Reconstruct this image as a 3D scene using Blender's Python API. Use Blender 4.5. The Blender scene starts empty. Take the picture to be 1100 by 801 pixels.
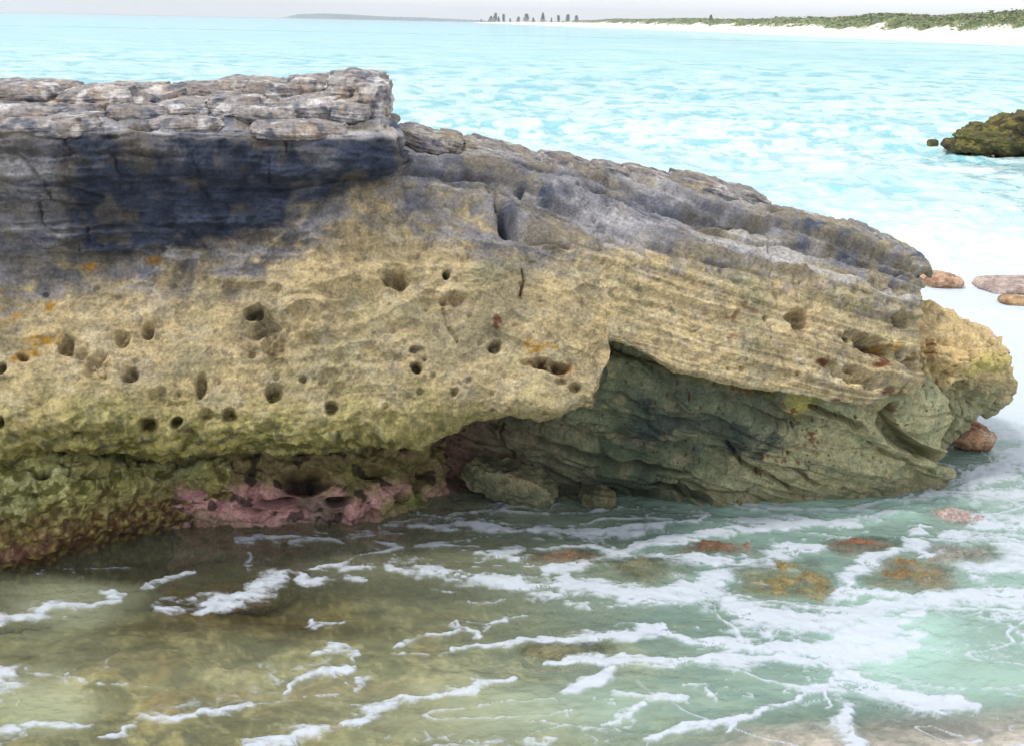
import bpy, math, random
import numpy as np
from mathutils import Matrix, Vector

# ------------------------------------------------------------------ camera
S = bpy.context.scene
COL = S.collection
W0, H0, FPX = 1100.0, 801.0, 1328.0
HC = 2.0
TH = math.atan(376.5 / FPX)
RO = 0.0205
Fv = np.array([0, math.cos(TH), -math.sin(TH)])
R0 = np.array([1.0, 0, 0]); U0 = np.array([0, math.sin(TH), math.cos(TH)])
Rv = math.cos(RO) * R0 + math.sin(RO) * U0
Uv = -math.sin(RO) * R0 + math.cos(RO) * U0
CAM = np.array([0, 0, HC])
cd = bpy.data.cameras.new('camera'); co = bpy.data.objects.new('camera', cd); COL.objects.link(co)
cd.sensor_width = 36.0; cd.lens = 36.0 * FPX / W0; cd.clip_start = 0.05; cd.clip_end = 60000
co.matrix_world = Matrix(((Rv[0], Uv[0], -Fv[0], 0), (Rv[1], Uv[1], -Fv[1], 0), (Rv[2], Uv[2], -Fv[2], HC), (0, 0, 0, 1)))
S.camera = co

# ------------------------------------------------------------------ sky, sun, exposure
SUN_EL, SUN_AZ = math.radians(60), math.radians(-118)      # azimuth from +Y towards +X: behind the camera, to its left
w = bpy.data.worlds.new('World'); S.world = w; w.use_nodes = True
nt = w.node_tree; nt.nodes.clear()
sk = nt.nodes.new('ShaderNodeTexSky'); sk.sky_type = 'NISHITA'; sk.sun_disc = False
sk.sun_elevation = SUN_EL; sk.sun_rotation = SUN_AZ
sk.air_density = 1.0; sk.dust_density = 1.0; sk.ozone_density = 1.0
bg = nt.nodes.new('ShaderNodeBackground'); bg.inputs[1].default_value = 0.12
ow = nt.nodes.new('ShaderNodeOutputWorld')
# thin bright overcast over the blue: a procedural cloud veil mixed with the sky texture
tcw = nt.nodes.new('ShaderNodeTexCoord'); cn = nt.nodes.new('ShaderNodeTexNoise'); cn.inputs['Scale'].default_value = 2.2; cn.inputs['Detail'].default_value = 5
nt.links.new(tcw.outputs['Generated'], cn.inputs['Vector'])
cr = nt.nodes.new('ShaderNodeMapRange'); cr.inputs[1].default_value = .3; cr.inputs[2].default_value = .7; cr.inputs[3].default_value = .62; cr.inputs[4].default_value = .95
nt.links.new(cn.outputs[0], cr.inputs[0])
mxw = nt.nodes.new('ShaderNodeMix'); mxw.data_type = 'RGBA'; mxw.inputs[7].default_value = (11.0, 11.1, 11.3, 1)
nt.links.new(cr.outputs[0], mxw.inputs[0]); nt.links.new(sk.outputs[0], mxw.inputs[6])
nt.links.new(mxw.outputs[2], bg.inputs[0]); nt.links.new(bg.outputs[0], ow.inputs[0])
sl = bpy.data.lights.new('sun', 'SUN'); sl.energy = 2.0; sl.angle = math.radians(9); sl.color = (1, 0.95, 0.86)
so = bpy.data.objects.new('sun', sl); COL.objects.link(so)
sd = Vector((math.sin(SUN_AZ) * math.cos(SUN_EL), math.cos(SUN_AZ) * math.cos(SUN_EL), math.sin(SUN_EL)))
so.rotation_euler = (-sd).to_track_quat('-Z', 'Y').to_euler()
S.view_settings.view_transform = 'Standard'; S.view_settings.look = 'None'
S.view_settings.gamma = 1; S.view_settings.exposure = 0.17
S.view_settings.use_curve_mapping = False
try:
    S.cycles.transparent_max_bounces = 12
except Exception: pass

# ------------------------------------------------------------------ maths helpers
def ray(px, py):
    px = np.asarray(px, float); py = np.asarray(py, float)
    return Fv + Rv * ((px - W0 / 2) / FPX)[..., None] + Uv * ((H0 / 2 - py) / FPX)[..., None]
def at(px, py, Y):
    r = ray(px, py); return CAM + r * (np.asarray(Y, float) / r[..., 1])[..., None]
def ground(px, py, z=0.0):
    r = ray(px, py); return CAM + r * ((z - HC) / r[..., 2])[..., None]
def proj(P):
    d = P - CAM; k = np.maximum(d @ Fv, 0.05)
    return W0 / 2 + FPX * (d @ Rv) / k, H0 / 2 - FPX * (d @ Uv) / k

rng = np.random.RandomState(7)
PERM = rng.permutation(256).astype(np.int32); PERM2 = np.concatenate([PERM, PERM])
_g = rng.normal(size=(256, 3)); GR = (_g / np.linalg.norm(_g, axis=1)[:, None]).astype(np.float32)
RND = rng.rand(256, 3).astype(np.float32)
def _h(ix, iy, iz):
    return PERM2[(PERM2[(PERM2[ix & 255] + iy) & 255] + iz) & 255]
def noise(P, seed=0):
    P = np.asarray(P, np.float32) + np.float32(seed * 17.31 + 100.5)
    i = np.floor(P).astype(np.int32); f = P - i; u = f * f * f * (f * (f * 6 - 15) + 10)
    out = 0
    for dx in (0, 1):
        wx = u[:, 0] if dx else 1 - u[:, 0]
        for dy in (0, 1):
            wy = u[:, 1] if dy else 1 - u[:, 1]
            for dz in (0, 1):
                wz = u[:, 2] if dz else 1 - u[:, 2]
                g = GR[_h(i[:, 0] + dx, i[:, 1] + dy, i[:, 2] + dz)]
                out = out + wx * wy * wz * (g[:, 0] * (f[:, 0] - dx) + g[:, 1] * (f[:, 1] - dy) + g[:, 2] * (f[:, 2] - dz))
    return out * 1.6
def fbm(P, o=4, seed=0, gain=0.5, lac=2.03):
    s = 0; a = 1; n = 0; Q = np.asarray(P, np.float32)
    for k in range(o):
        s = s + a * noise(Q, seed + k * 3); n += a; a *= gain; Q = Q * lac
    return s / n * 1.4
def ridged(P, o=3, seed=0):
    s = 0; a = 1; n = 0; Q = np.asarray(P, np.float32)
    for k in range(o):
        s = s + a * (1 - 2 * np.abs(noise(Q, seed + k * 3))); n += a; a *= .5; Q = Q * 2.1
    return s / n
def worley(P, seed=0):
    P = np.asarray(P, np.float32) + np.float32(seed * 11.7 + 50)
    i = np.floor(P).astype(np.int32)
    f1 = np.full(len(P), 9., np.float32); f2 = f1.copy(); idc = np.zeros(len(P), np.float32)
    for dx in (-1, 0, 1):
        for dy in (-1, 0, 1):
            for dz in (-1, 0, 1):
                c = i + np.array([dx, dy, dz], np.int32)
                h = _h(c[:, 0], c[:, 1], c[:, 2])
                d = np.linalg.norm(c + RND[h] - P, axis=1)
                m = d < f1
                f2 = np.where(m, f1, np.minimum(f2, d)); idc = np.where(m, RND[h, 0], idc); f1 = np.where(m, d, f1)
    return f1, f2, idc
def sst(a, b, x):
    t = np.clip((x - a) / (b - a), 0, 1); return t * t * (3 - 2 * t)
def pchip(x, Y, q):
    x = np.asarray(x, float); Y = np.asarray(Y, float); q = np.asarray(q, float)
    h = np.diff(x); sh = (slice(None),) + (None,) * (Y.ndim - 1)
    d = np.diff(Y, axis=0) / h[sh]
    m = np.zeros_like(Y); m[0] = d[0]; m[-1] = d[-1]
    if len(x) > 2:
        same = (d[:-1] * d[1:]) > 0
        w1 = (2 * h[1:] + h[:-1])[sh]; w2 = (h[1:] + 2 * h[:-1])[sh]
        with np.errstate(divide='ignore', invalid='ignore'):
            hm = (w1 + w2) / (w1 / d[:-1] + w2 / d[1:])
        m[1:-1] = np.where(same, hm, 0)
    k = np.clip(np.searchsorted(x, q, side='right') - 1, 0, len(x) - 2)
    t = ((q - x[k]) / h[k])[sh]; hk = h[k][sh]
    return ((2 * t**3 - 3 * t**2 + 1) * Y[k] + (t**3 - 2 * t**2 + t) * hk * m[k] + (-2 * t**3 + 3 * t**2) * Y[k + 1] + (t**3 - t**2) * hk * m[k + 1])
def bricks(u, v, hgt, ln, seed=0):
    v = v / hgt; li = np.floor(v).astype(np.int32); r = RND[PERM2[(li + seed) & 255]]
    dv = np.abs(v - np.round(v)) * hgt
    q = u / (ln * (.6 + .9 * r[:, 1])) + r[:, 0] * 7; bi = np.floor(q).astype(np.int32)
    du = np.abs(q - np.round(q)) * ln
    return np.minimum(dv, du * .9), RND[_h(bi, li, li * 0 + seed), 2]
def lin(px, xs, ys): return np.interp(px, xs, ys)
def srgb(r, g, b):
    c = np.array([r, g, b]) / 255.0
    return np.where(c < .04045, c / 12.92, ((c + .055) / 1.055) ** 2.4)
def mixc(A, B, t):
    t = np.clip(t, 0, 1)[:, None]; return A * (1 - t) + B * t

# ------------------------------------------------------------------ mesh helpers
def tag(o, label=None, cat=None, group=None, kind=None):
    if label: o['label'] = label
    if cat: o['category'] = cat
    if group: o['group'] = group
    if kind: o['kind'] = kind
    return o
def empty(name, loc):
    o = bpy.data.objects.new(name, None); o.location = loc; o.empty_display_size = .2; COL.objects.link(o); return o
def mesh_obj(name, V, Q, mat, parent=None, attrs=None, smooth=True, origin=None):
    V = np.asarray(V, np.float64); Q = np.asarray(Q, np.int32)
    if origin is None and parent is None: origin = np.zeros(3)
    if origin is None: origin = np.array(parent.location)
    me = bpy.data.meshes.new(name); k = Q.shape[1]
    me.vertices.add(len(V)); me.vertices.foreach_set('co', (V - origin).astype(np.float32).ravel())
    me.loops.add(Q.size); me.loops.foreach_set('vertex_index', Q.ravel())
    me.polygons.add(len(Q)); me.polygons.foreach_set('loop_start', np.arange(0, Q.size, k, dtype=np.int32))
    me.update(calc_edges=True)
    me.polygons.foreach_set('use_smooth', np.full(len(Q), smooth, dtype=bool))
    for n, a in (attrs or {}).items():
        a = np.asarray(a, np.float32)
        if a.ndim == 2:
            at_ = me.attributes.new(n, 'FLOAT_COLOR', 'POINT')
            at_.data.foreach_set('color', np.concatenate([a, np.ones((len(a), 1), np.float32)], 1).ravel())
        else:
            at_ = me.attributes.new(n, 'FLOAT', 'POINT'); at_.data.foreach_set('value', a)
    me.materials.append(mat)
    o = bpy.data.objects.new(name, me); COL.objects.link(o)
    if parent is not None: o.parent = parent
    else: o.location = origin
    return o
def gridq(n, m):
    i = np.arange(n * m).reshape(n, m)
    return np.stack([i[:-1, :-1], i[1:, :-1], i[1:, 1:], i[:-1, 1:]], -1).reshape(-1, 4)
def gnormal(G):
    du = np.gradient(G, axis=0); dv = np.gradient(G, axis=1)
    n = np.cross(du, dv); return n / np.maximum(np.linalg.norm(n, axis=2), 1e-9)[..., None]
def net(ctrl, ucounts, scounts):
    """ctrl (nc, nr, 3) world points; returns dense grid (U, S, 3)"""
    ctrl = np.asarray(ctrl, float)
    uq = np.concatenate([i + np.arange(c) / c for i, c in enumerate(ucounts)] + [[len(ucounts)]])
    sq = np.concatenate([i + np.arange(c) / c for i, c in enumerate(scounts)] + [[len(scounts)]])
    du = np.concatenate([[0], np.cumsum(ucounts)]); ds = np.concatenate([[0], np.cumsum(scounts)])
    uu = np.interp(uq, np.arange(len(du)), du); ss = np.interp(sq, np.arange(len(ds)), ds)
    A = pchip(du, ctrl, uu)
    return pchip(ds, A.transpose(1, 0, 2), ss).transpose(1, 0, 2)

# ------------------------------------------------------------------ materials
def newmat(name):
    m = bpy.data.materials.new(name); m.use_nodes = True; m.node_tree.nodes.clear(); return m, m.node_tree
def nd(t, ty, **kw):
    n = t.nodes.new(ty)
    for k, v in kw.items():
        if k.startswith('i_'):
            n.inputs[k[2:].replace('_', ' ')].default_value = v
        else: setattr(n, k, v)
    return n
def rock_mat(name='rock', fine=85, bump=0.85, bdist=0.008, vary=0.45, rough=0.92, col=None):
    m, t = newmat(name)
    out = nd(t, 'ShaderNodeOutputMaterial'); p = nd(t, 'ShaderNodeBsdfPrincipled')
    if col is None: at_ = nd(t, 'ShaderNodeAttribute', attribute_name='Col'); csrc = at_.outputs['Color']
    else:
        rgb = nd(t, 'ShaderNodeRGB'); rgb.outputs[0].default_value = (*col, 1); csrc = rgb.outputs[0]
    geo = nd(t, 'ShaderNodeNewGeometry')
    n1 = nd(t, 'ShaderNodeTexNoise'); n1.inputs['Scale'].default_value = fine; n1.inputs['Detail'].default_value = 6; n1.inputs['Roughness'].default_value = .7
    n2 = nd(t, 'ShaderNodeTexNoise'); n2.inputs['Scale'].default_value = fine * .22; n2.inputs['Detail'].default_value = 4
    t.links.new(geo.outputs['Position'], n1.inputs['Vector']); t.links.new(geo.outputs['Position'], n2.inputs['Vector'])
    mr = nd(t, 'ShaderNodeMapRange'); mr.inputs[1].default_value = .3; mr.inputs[2].default_value = .7
    mr.inputs[3].default_value = 1 - vary; mr.inputs[4].default_value = 1 + vary
    t.links.new(n1.outputs[0], mr.inputs[0])
    mr2 = nd(t, 'ShaderNodeMapRange'); mr2.inputs[1].default_value = .3; mr2.inputs[2].default_value = .7
    mr2.inputs[3].default_value = 1 - vary * .5; mr2.inputs[4].default_value = 1 + vary * .5
    t.links.new(n2.outputs[0], mr2.inputs[0])
    mu = nd(t, 'ShaderNodeMath', operation='MULTIPLY'); t.links.new(mr.outputs[0], mu.inputs[0]); t.links.new(mr2.outputs[0], mu.inputs[1])
    vm = nd(t, 'ShaderNodeVectorMath', operation='SCALE'); t.links.new(csrc, vm.inputs[0]); t.links.new(mu.outputs[0], vm.inputs['Scale'])
    t.links.new(vm.outputs[0], p.inputs['Base Color'])
    b = nd(t, 'ShaderNodeBump'); b.inputs['Strength'].default_value = bump; b.inputs['Distance'].default_value = bdist
    t.links.new(n1.outputs[0], b.inputs['Height']); t.links.new(b.outputs[0], p.inputs['Normal'])
    wa = nd(t, 'ShaderNodeAttribute', attribute_name='wet')
    mw = nd(t, 'ShaderNodeMapRange'); mw.inputs[3].default_value = rough; mw.inputs[4].default_value = .28
    t.links.new(wa.outputs['Fac'], mw.inputs[0]); t.links.new(mw.outputs[0], p.inputs['Roughness'])
    p.inputs['Specular IOR Level'].default_value = .35
    t.links.new(p.outputs[0], out.inputs[0]); return m
M_rock = rock_mat('limestone')
M_far = rock_mat('far_rock', fine=14, bump=.8, bdist=.03, vary=.4)

# ------------------------------------------------------------------ ledge rock colours
C_grey = srgb(142, 140, 144); C_pale = srgb(198, 194, 192); C_dark = srgb(60, 68, 86); C_black = srgb(38, 46, 62)
C_tan = srgb(186, 167, 126); C_tan2 = srgb(158, 146, 114); C_sand = srgb(204, 190, 154); C_brown = srgb(116, 106, 88)
C_ygrn = srgb(150, 142, 80); C_moss = srgb(78, 78, 32); C_gry_grn = srgb(122, 128, 100); C_dgrn = srgb(66, 80, 62)
C_pink = srgb(168, 116, 112); C_pinkd = srgb(108, 72, 70); C_orange = srgb(158, 118, 30); C_rust = srgb(98, 52, 26); C_teal = srgb(56, 68, 66)

def feature_masks(px, py, P, items, soft=.35, warp=.25, wf=18):
    n = len(px); m = np.zeros(n)
    for (cx, cy, rx, ry, a, rot) in items:
        R = max(rx, ry) * 1.8 + 2
        k = np.where((np.abs(px - cx) < R) & (np.abs(py - cy) < R))[0]
        if not len(k): continue
        c, s = math.cos(math.radians(rot)), math.sin(math.radians(rot))
        x = (px[k] - cx) * c + (py[k] - cy) * s; y = -(px[k] - cx) * s + (py[k] - cy) * c
        r = np.sqrt((x / rx) ** 2 + (y / ry) ** 2) + warp * noise(P[k] * wf, 5)
        m[k] = np.maximum(m[k], a * (1 - sst(1 - soft, 1 + soft, r)))
    return m
def line_dist(px, py, pts):
    d = np.full(len(px), 1e9); wv = np.zeros(len(px))
    for (x0, y0, w0), (x1, y1, w1) in zip(pts[:-1], pts[1:]):
        dx, dy = x1 - x0, y1 - y0; L = dx * dx + dy * dy + 1e-6
        t = np.clip(((px - x0) * dx + (py - y0) * dy) / L, 0, 1)
        q = np.hypot(px - x0 - t * dx, py - y0 - t * dy) / np.maximum(w0 + (w1 - w0) * t, .2)
        d = np.minimum(d, q)
    return d
def cracks(px, py, P, lines, warp=2.0):
    m = np.zeros(len(px)); wx = px + warp * noise(P * 14, 31); wy = py + warp * noise(P * 14, 41)
    for pts, dep in lines:
        xs = [p[0] for p in pts]; ys = [p[1] for p in pts]
        k = np.where((px > min(xs) - 25) & (px < max(xs) + 25) & (py > min(ys) - 25) & (py < max(ys) + 25))[0]
        if len(k): m[k] = np.maximum(m[k], dep * (1 - sst(.35, 1.25, line_dist(wx[k], wy[k], pts))))
    return m

# ================================================================== THE LEDGE
ledge = empty('rock_ledge', (0.0, 4.9, 0.0))
tag(ledge, 'huge overhanging limestone ledge, black on top, tan below, yellow green at its foot', 'rock')

# ---- A: overhanging slab.  columns: px, then (y, Y) for lip, face1..face4, edge, silhouette
cols = [
 # px    lip          f1           f2           f3           f4           edge         brow         sil
 (-420, (500,4.05), (480,3.92), (400,3.95), (320,4.05), (250,4.12), (190,4.15), (130,4.25), (112,4.7)),
 (-200, (497,4.12), (475,3.98), (400,4.02), (320,4.14), (250,4.20), (190,4.22), (132,4.30), (114,4.8)),
 (   0, (492,4.22), (470,4.08), (395,4.15), (325,4.30), (262,4.36), (200,4.36), (134,4.42), (116,4.9)),
 ( 120, (490,4.27), (468,4.12), (395,4.22), (320,4.36), (262,4.42), (200,4.42), (134,4.48), (116,4.95)),
 ( 250, (487,4.35), (464,4.20), (390,4.30), (318,4.42), (258,4.48), (198,4.50), (136,4.55), (118,5.0)),
 ( 345, (490,4.42), (468,4.28), (392,4.36), (315,4.46), (250,4.54), (195,4.57), (137,4.60), (120,5.05)),
 ( 412, (468,4.47), (448,4.33), (380,4.40), (305,4.50), (238,4.62), (192,4.66), (140,4.68), (124,5.1)),
 ( 432, (465,4.48), (446,4.34), (378,4.41), (302,4.51), (236,4.64), (200,4.76), (168,4.95), (143,5.3)),
 ( 540, (455,4.50), (440,4.38), (372,4.46), (310,4.58), (258,4.66), (228,4.82), (190,5.10), (160,5.45)),
 ( 641, (442,4.52), (424,4.43), (380,4.50), (320,4.62), (270,4.70), (238,4.90), (205,5.15), (184,5.50)),
 ( 653, (374,4.56), (368,4.52), (350,4.55), (318,4.64), (272,4.73), (242,4.92), (210,5.18), (188,5.52)),
 ( 740, (400,4.62), (392,4.58), (365,4.62), (325,4.70), (280,4.80), (250,5.00), (220,5.25), (196,5.56)),
 ( 800, (414,4.68), (405,4.64), (375,4.68), (332,4.77), (288,4.86), (262,5.05), (232,5.30), (208,5.60)),
 ( 835, (421,4.72), (412,4.68), (380,4.73), (338,4.81), (296,4.90), (272,5.08), (246,5.32), (229,5.62)),
 ( 925, (437,4.84), (426,4.80), (392,4.86), (352,4.93), (318,5.01), (292,5.15), (262,5.38), (250,5.66)),
 ( 968, (424,4.95), (416,4.92), (390,4.97), (358,5.03), (330,5.08), (305,5.18), (282,5.40), (268,5.68)),
 ( 988, (412,5.10), (406,5.10), (388,5.12), (362,5.14), (340,5.18), (318,5.24), (300,5.44), (288,5.70)),
]
ctrl = []
for c in cols:
    pts = [at(c[0], y, Y) for (y, Y) in c[1:]]
    lip = pts[0]; sil = pts[-1]
    u1 = lip + np.array([0, .18, .015]); u2 = lip + np.array([0, .75, .05]); u3 = lip + np.array([0, 1.3, -.1])
    b1 = sil + np.array([0, .45, -.10]); b2 = sil + np.array([0, .8, -.6]); b3 = np.array([sil[0], sil[1] + .8, -.5])
    ctrl.append([u3, u2, u1] + pts + [b1, b2, b3])
last = np.array(ctrl[-1])
for dy, dx, sc in ((.18, -.02, .92), (.42, -.12, .75)):     # the end turns away from the camera
    c = last.copy(); mid = c[:11].mean(0); c[:, 1] += dy * np.linspace(1, .4, len(c)); c[:, 0] += dx
    c[:, 2] = mid[2] + (c[:, 2] - mid[2]) * sc; ctrl.append(c)
ctrl = np.array(ctrl)
pxs = [c[0] for c in cols]
uc = [max(6, int((b - a) / (3.0 if b <= 0 else 1.12))) for a, b in zip(pxs[:-1], pxs[1:])]
uc[9] = 30; uc[6] = 26; uc += [60, 40]
sc_ = [8, 12, 30, 26, 74, 74, 66, 58, 60, 34, 24, 8, 8]
G = net(ctrl, uc, sc_); nU, nS = G.shape[:2]
N = gnormal(G).reshape(-1, 3); P = G.reshape(-1, 3)
if (N[(nU // 2) * nS + nS // 2] @ np.array([0, -1, 0])) < 0: N = -N
px, py = proj(P)
sidx = np.tile(np.arange(nS), nU); front = sst(20, 50, sidx) * (1 - sst(sum(sc_[:10]) + 14, sum(sc_[:10]) + 30, sidx))
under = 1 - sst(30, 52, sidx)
slab = sst(600, 720, px); dip = 0.33 * sst(360, 700, px)
tz = P[:, 2] + dip * (P[:, 0] + .3) * .95
warpv = np.stack([noise(P * 3, 61), noise(P * 3, 62), noise(P * 3, 63)], 1)
Pw = P + warpv * .05
# zones
bl = lin(px, [-400, 0, 120, 220, 300, 360, 420, 500, 560, 640, 720, 850, 985], [290, 286, 278, 268, 240, 214, 190, 222, 246, 262, 268, 290, 322])
bl_w = bl + 16 * fbm(P * 4, 4, 71) + 10 * fbm(P * 14, 3, 72)
top_z = 1 - sst(-14, 14, py - bl_w)                     # 1 in grey/dark upper zone
face_z = (1 - top_z) * front
left_top = (1 - sst(405, 440, px))
d = .045 * fbm(P * 1.3, 3, 1) * (1 - .4 * slab) + .016 * fbm(P * 5, 3, 2) * (1 - .6 * slab)
# scalloped dents of the tan face
Pq = np.stack([Pw[:, 0], Pw[:, 1], Pw[:, 2] + dip * (P[:, 0] + .3)], 1) + .02 * noise(P * 9, 66)[:, None]
f1, f2, _i = worley(Pq * np.array([5.5, 5.5, 8.5]), 1)
g1, g2, _j = worley(Pq * np.array([12, 12, 22]), 2)
scm = (.5 + .8 * sst(-.25, .3, noise(P * 1.7, 87))) * (1 - .72 * slab)
d += face_z * (.062 * (f1 ** 2 - .4) + .028 * (g1 ** 2 - .4)) * scm
e1, e2, _k = worley(Pw * np.array([2.6, 2.6, 3.2]), 17); d += face_z * .055 * (e1 ** 2 - .4) * (1 - .85 * slab)
# fine strata
st = np.stack([P[:, 0] * 1.4, P[:, 1] * 1.4, tz * 24], 1)
sn = fbm(st, 3, 9)
d += sn * (.005 + .012 * top_z + .011 * sst(560, 760, px)) + .010 * sst(560, 760, px) * np.clip(fbm(np.stack([P[:, 0] * .8, P[:, 1] * .8, tz * 14], 1), 2, 84) * 3, -.5, .5)
stc = np.stack([P[:, 0] * .9, P[:, 1] * .9, tz * 8], 1)
sb = fbm(stc, 2, 12)
d += (.030 * top_z * (np.clip(sb * 3, -.6, .6))) * (1 - .5 * left_top)
# blocky cracked dark band at the left
bw = top_z * left_top
jd, hid = bricks(P[:, 0] + .05 * fbm(P * 5, 3, 92) + .35 * P[:, 2], P[:, 2] + .035 * fbm(P * np.array([1.6, 1.6, 4]), 3, 93) + .02 * noise(P * 9, 96), .085, .34, 3)
jm = sst(-.25, .35, fbm(P * 2.6, 2, 94) - .3 * sst(60, 200, px) + .15)
d += bw * (.030 * (hid - .5) * (.3 + .7 * jm) - .016 * jm * (1 - sst(.001, .014, jd + .008 * noise(P * 30, 95))))
d += bw * .012 * fbm(P * 14, 3, 75) + bw * .026 * ridged(np.stack([P[:, 0] * 3, P[:, 1] * 3, P[:, 2] * 9], 1), 4, 97)
# thin ledges running with the dip on the grey back
k1, k2, kid = worley((P + warpv * .03)[:, :] * 0 + np.stack([P[:, 0] * 1.6, P[:, 1] * 1.2, tz * 13], 1), 6)
jd2, kid2 = bricks(P[:, 0] + .10 * fbm(P * 3, 3, 98), tz + .5 * P[:, 1] * 0 + .03 * fbm(P * np.array([1.2, 1.2, 3]), 3, 99), .05, .9, 9)
tl = tz / .042 + .9 * fbm(P * np.array([.7, .7, 1.5]), 2, 68) + .25 * noise(P * 5, 69); li_ = np.floor(tl).astype(np.int32); fr_ = tl - li_
lr = RND[PERM2[li_ & 255], 0]; lr2 = RND[PERM2[(li_ + 1) & 255], 0]
saw = lr + (lr2 - lr) * sst(.92, 1, fr_) - .5; grv = (1 - sst(0, .10, np.minimum(fr_, 1 - fr_))) * sst(-.3, .2, noise(P * np.array([2, 2, 6]), 67))
d += top_z * (1 - left_top) * (.012 * (kid - .5) + .066 * saw - .032 * grv + .014 * (kid2 - .5) + .016 * ridged(np.stack([P[:, 0] * 2.5, P[:, 1] * 2.5, tz * 22], 1), 4, 90) + .010 * fbm(P * 16, 3, 89))
d += .004 * fbm(P * 42, 3, 14) + .0022 * fbm(P * 110, 2, 15)
# knobbly crust low down
low = sst(-60, -5, py - lin(px, [0, 350, 470, 640], [478, 480, 455, 430])) * (1 - sst(520, 640, px)) * front
q1, q2, _q = worley(Pw * 26, 8)
d += low * (.013 * (.5 - q1) + .009 * ridged(P * 18, 2, 16) + .006 * fbm(P * 34, 3, 59))
d += front * sst(430, 480, py + 30 * (px < 350)) * .012 * fbm(P * 12, 3, 19)
# authored relief  (cx, cy, rx, ry, depth m, rot)
pits = [(130,360,9,8,.05,0),(159,355,7,6,.05,0),(70,371,7,7,.04,0),(104,392,15,15,.028,0),(140,401,10,9,.05,0),(275,336,8,8,.06,0),(277,356,9,8,.07,0),
 (215,412,10,8,.05,0),(296,419,10,9,.05,0),(326,407,5,4,.04,0),(159,460,8,8,.07,0),(190,453,6,5,.06,0),(221,447,10,8,.06,0),(248,447,8,7,.06,0),(356,440,6,6,.05,0),
 (23,383,6,5,.05,0),(2,396,5,6,.05,0),(2,453,5,6,.06,0),(80,465,10,5,.04,0),(426,298,14,9,.06,20),(480,295,6,4,.05,10),(490,322,9,6,.03,-30),
 (444,377,4,4,.04,0),(448,397,4,9,.05,0),(488,422,6,4,.05,0),(533,372,7,5,.05,20),(592,391,24,5,.05,10),(604,409,6,5,.04,0),(620,418,9,7,.035,0),
 (860,342,11,9,.05,0),(943,308,11,4,.05,12),(963,312,9,4,.04,12),(970,344,11,9,.05,0),(942,372,26,8,.07,22),(981,393,8,7,.06,0),(330,352,18,14,.02,0),
 (292,362,10,28,.035,-14),(360,412,20,12,.02,0),(180,425,26,10,.02,0),(905,402,20,6,.03,25),(930,408,26,7,.035,28),(690,330,30,6,.012,14)]
m = feature_masks(px, py, P, [(a, b, c * (.72 + .12 * (i_ % 4)), e * (.72 + .12 * ((i_ + 1) % 4)), f * (.55 + .3 * (i_ % 3)), g + 13 * i_) if max(c, e) < 12 else (a, b, c * .95, e * .95, f, g) for i_, (a, b, c, e, f, g) in enumerate(pits)], soft=.5, warp=.6, wf=20)
m *= 1 + .5 * fbm(P * 40, 2, 65)
d -= m * front * (1.5 - .5 * sst(.02, .05, m) * 0)
tp = worley(P * 13, 74)[0]; d -= front * (1 - top_z) * .022 * (1 - sst(.10, .22, tp)) * sst(.05, .35, noise(P * 2.2, 73) + .25 * sst(380, 460, py))
bumps = [(330,335,45,22,.05,20),(400,340,40,50,.03,0),(510,300,50,26,.035,10),(610,330,60,34,.02,15),(60,420,80,30,.03,0),(200,380,60,18,.02,0),(470,410,80,26,.03,8),
 (120,450,60,14,.03,0),(560,430,70,14,.02,-6),(700,300,80,20,.02,15),(880,390,70,22,.02,16),(380,165,34,22,.05,0),(960,400,26,12,.05,25)]
d += feature_masks(px, py, P, bumps, soft=.8, warp=.15, wf=5) * front
lines = [([(526,208,3),(534,228,5),(545,243,7),(578,252,5),(612,263,3)], .16), ([(561,290,.8),(564,303,2),(559,317,1)], .03),
 ([(0,150,2.5),(60,149,3),(130,150,3),(210,148,2),(300,150,1.5),(400,150,2)], .06), ([(418,190,2),(350,196,2),(300,206,2),(240,204,2)], .05),
 ([(412,150,2),(415,172,2.5),(416,192,2.5)], .08), ([(288,170,1.5),(290,195,1.5)], .05), ([(308,143,1.5),(306,165,1.5)], .04),
 ([(0,243,2),(44,240,2),(60,248,2),(130,244,2)], .04), ([(22,198,1.6),(70,200,1.6),(110,214,1.6)], .04), ([(42,215,1.5),(44,242,1.5)], .04), ([(70,150,1.5),(74,200,1.5)], .03),
 ([(480,196,3),(530,203,4),(600,222,4),(640,236,3)], .07), ([(440,184,2),(500,190,3),(560,206,3)], .05), ([(620,205,2),(680,222,3),(760,240,3),(830,252,2)], .06),
 ([(500,165,2),(560,182,3),(640,196,3)], .05), ([(690,196,3),(750,212,3.5),(815,226,3)], .07), ([(700,245,2),(780,262,3),(850,280,2)], .04), ([(840,262,2),(900,278,2),(975,302,2)], .04),
 ([(476,330,2),(484,352,2.5),(490,368,1.5)], .03), ([(826,255,1.5),(830,300,1.5),(836,330,1)], .02),([(640,380,2),(700,398,2),(760,410,1)], .0),
 ([(985,342,2),(994,375,2.5),(992,400,2)], .05), ([(0,205,1.5),(20,204,1.5),(45,212,1.5)], .03)]
ck = cracks(px, py, P, lines, 2.5)
d -= ck * front * (.35 + .65 * (px > 470)) * (.45 + .55 * sst(-.3, .2, noise(P * 9, 76)))
# step: the dark block at the left stands proud and stops at px 415
d += .05 * bw * (1 - sst(188, 200, py + 5 * noise(P * 8, 91))) * sst(138, 150, py) * (1 - sst(408, 418, px))
d += under * .03 * fbm(P * 8, 3, 44)
Pd = P + N * d[:, None]
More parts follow.
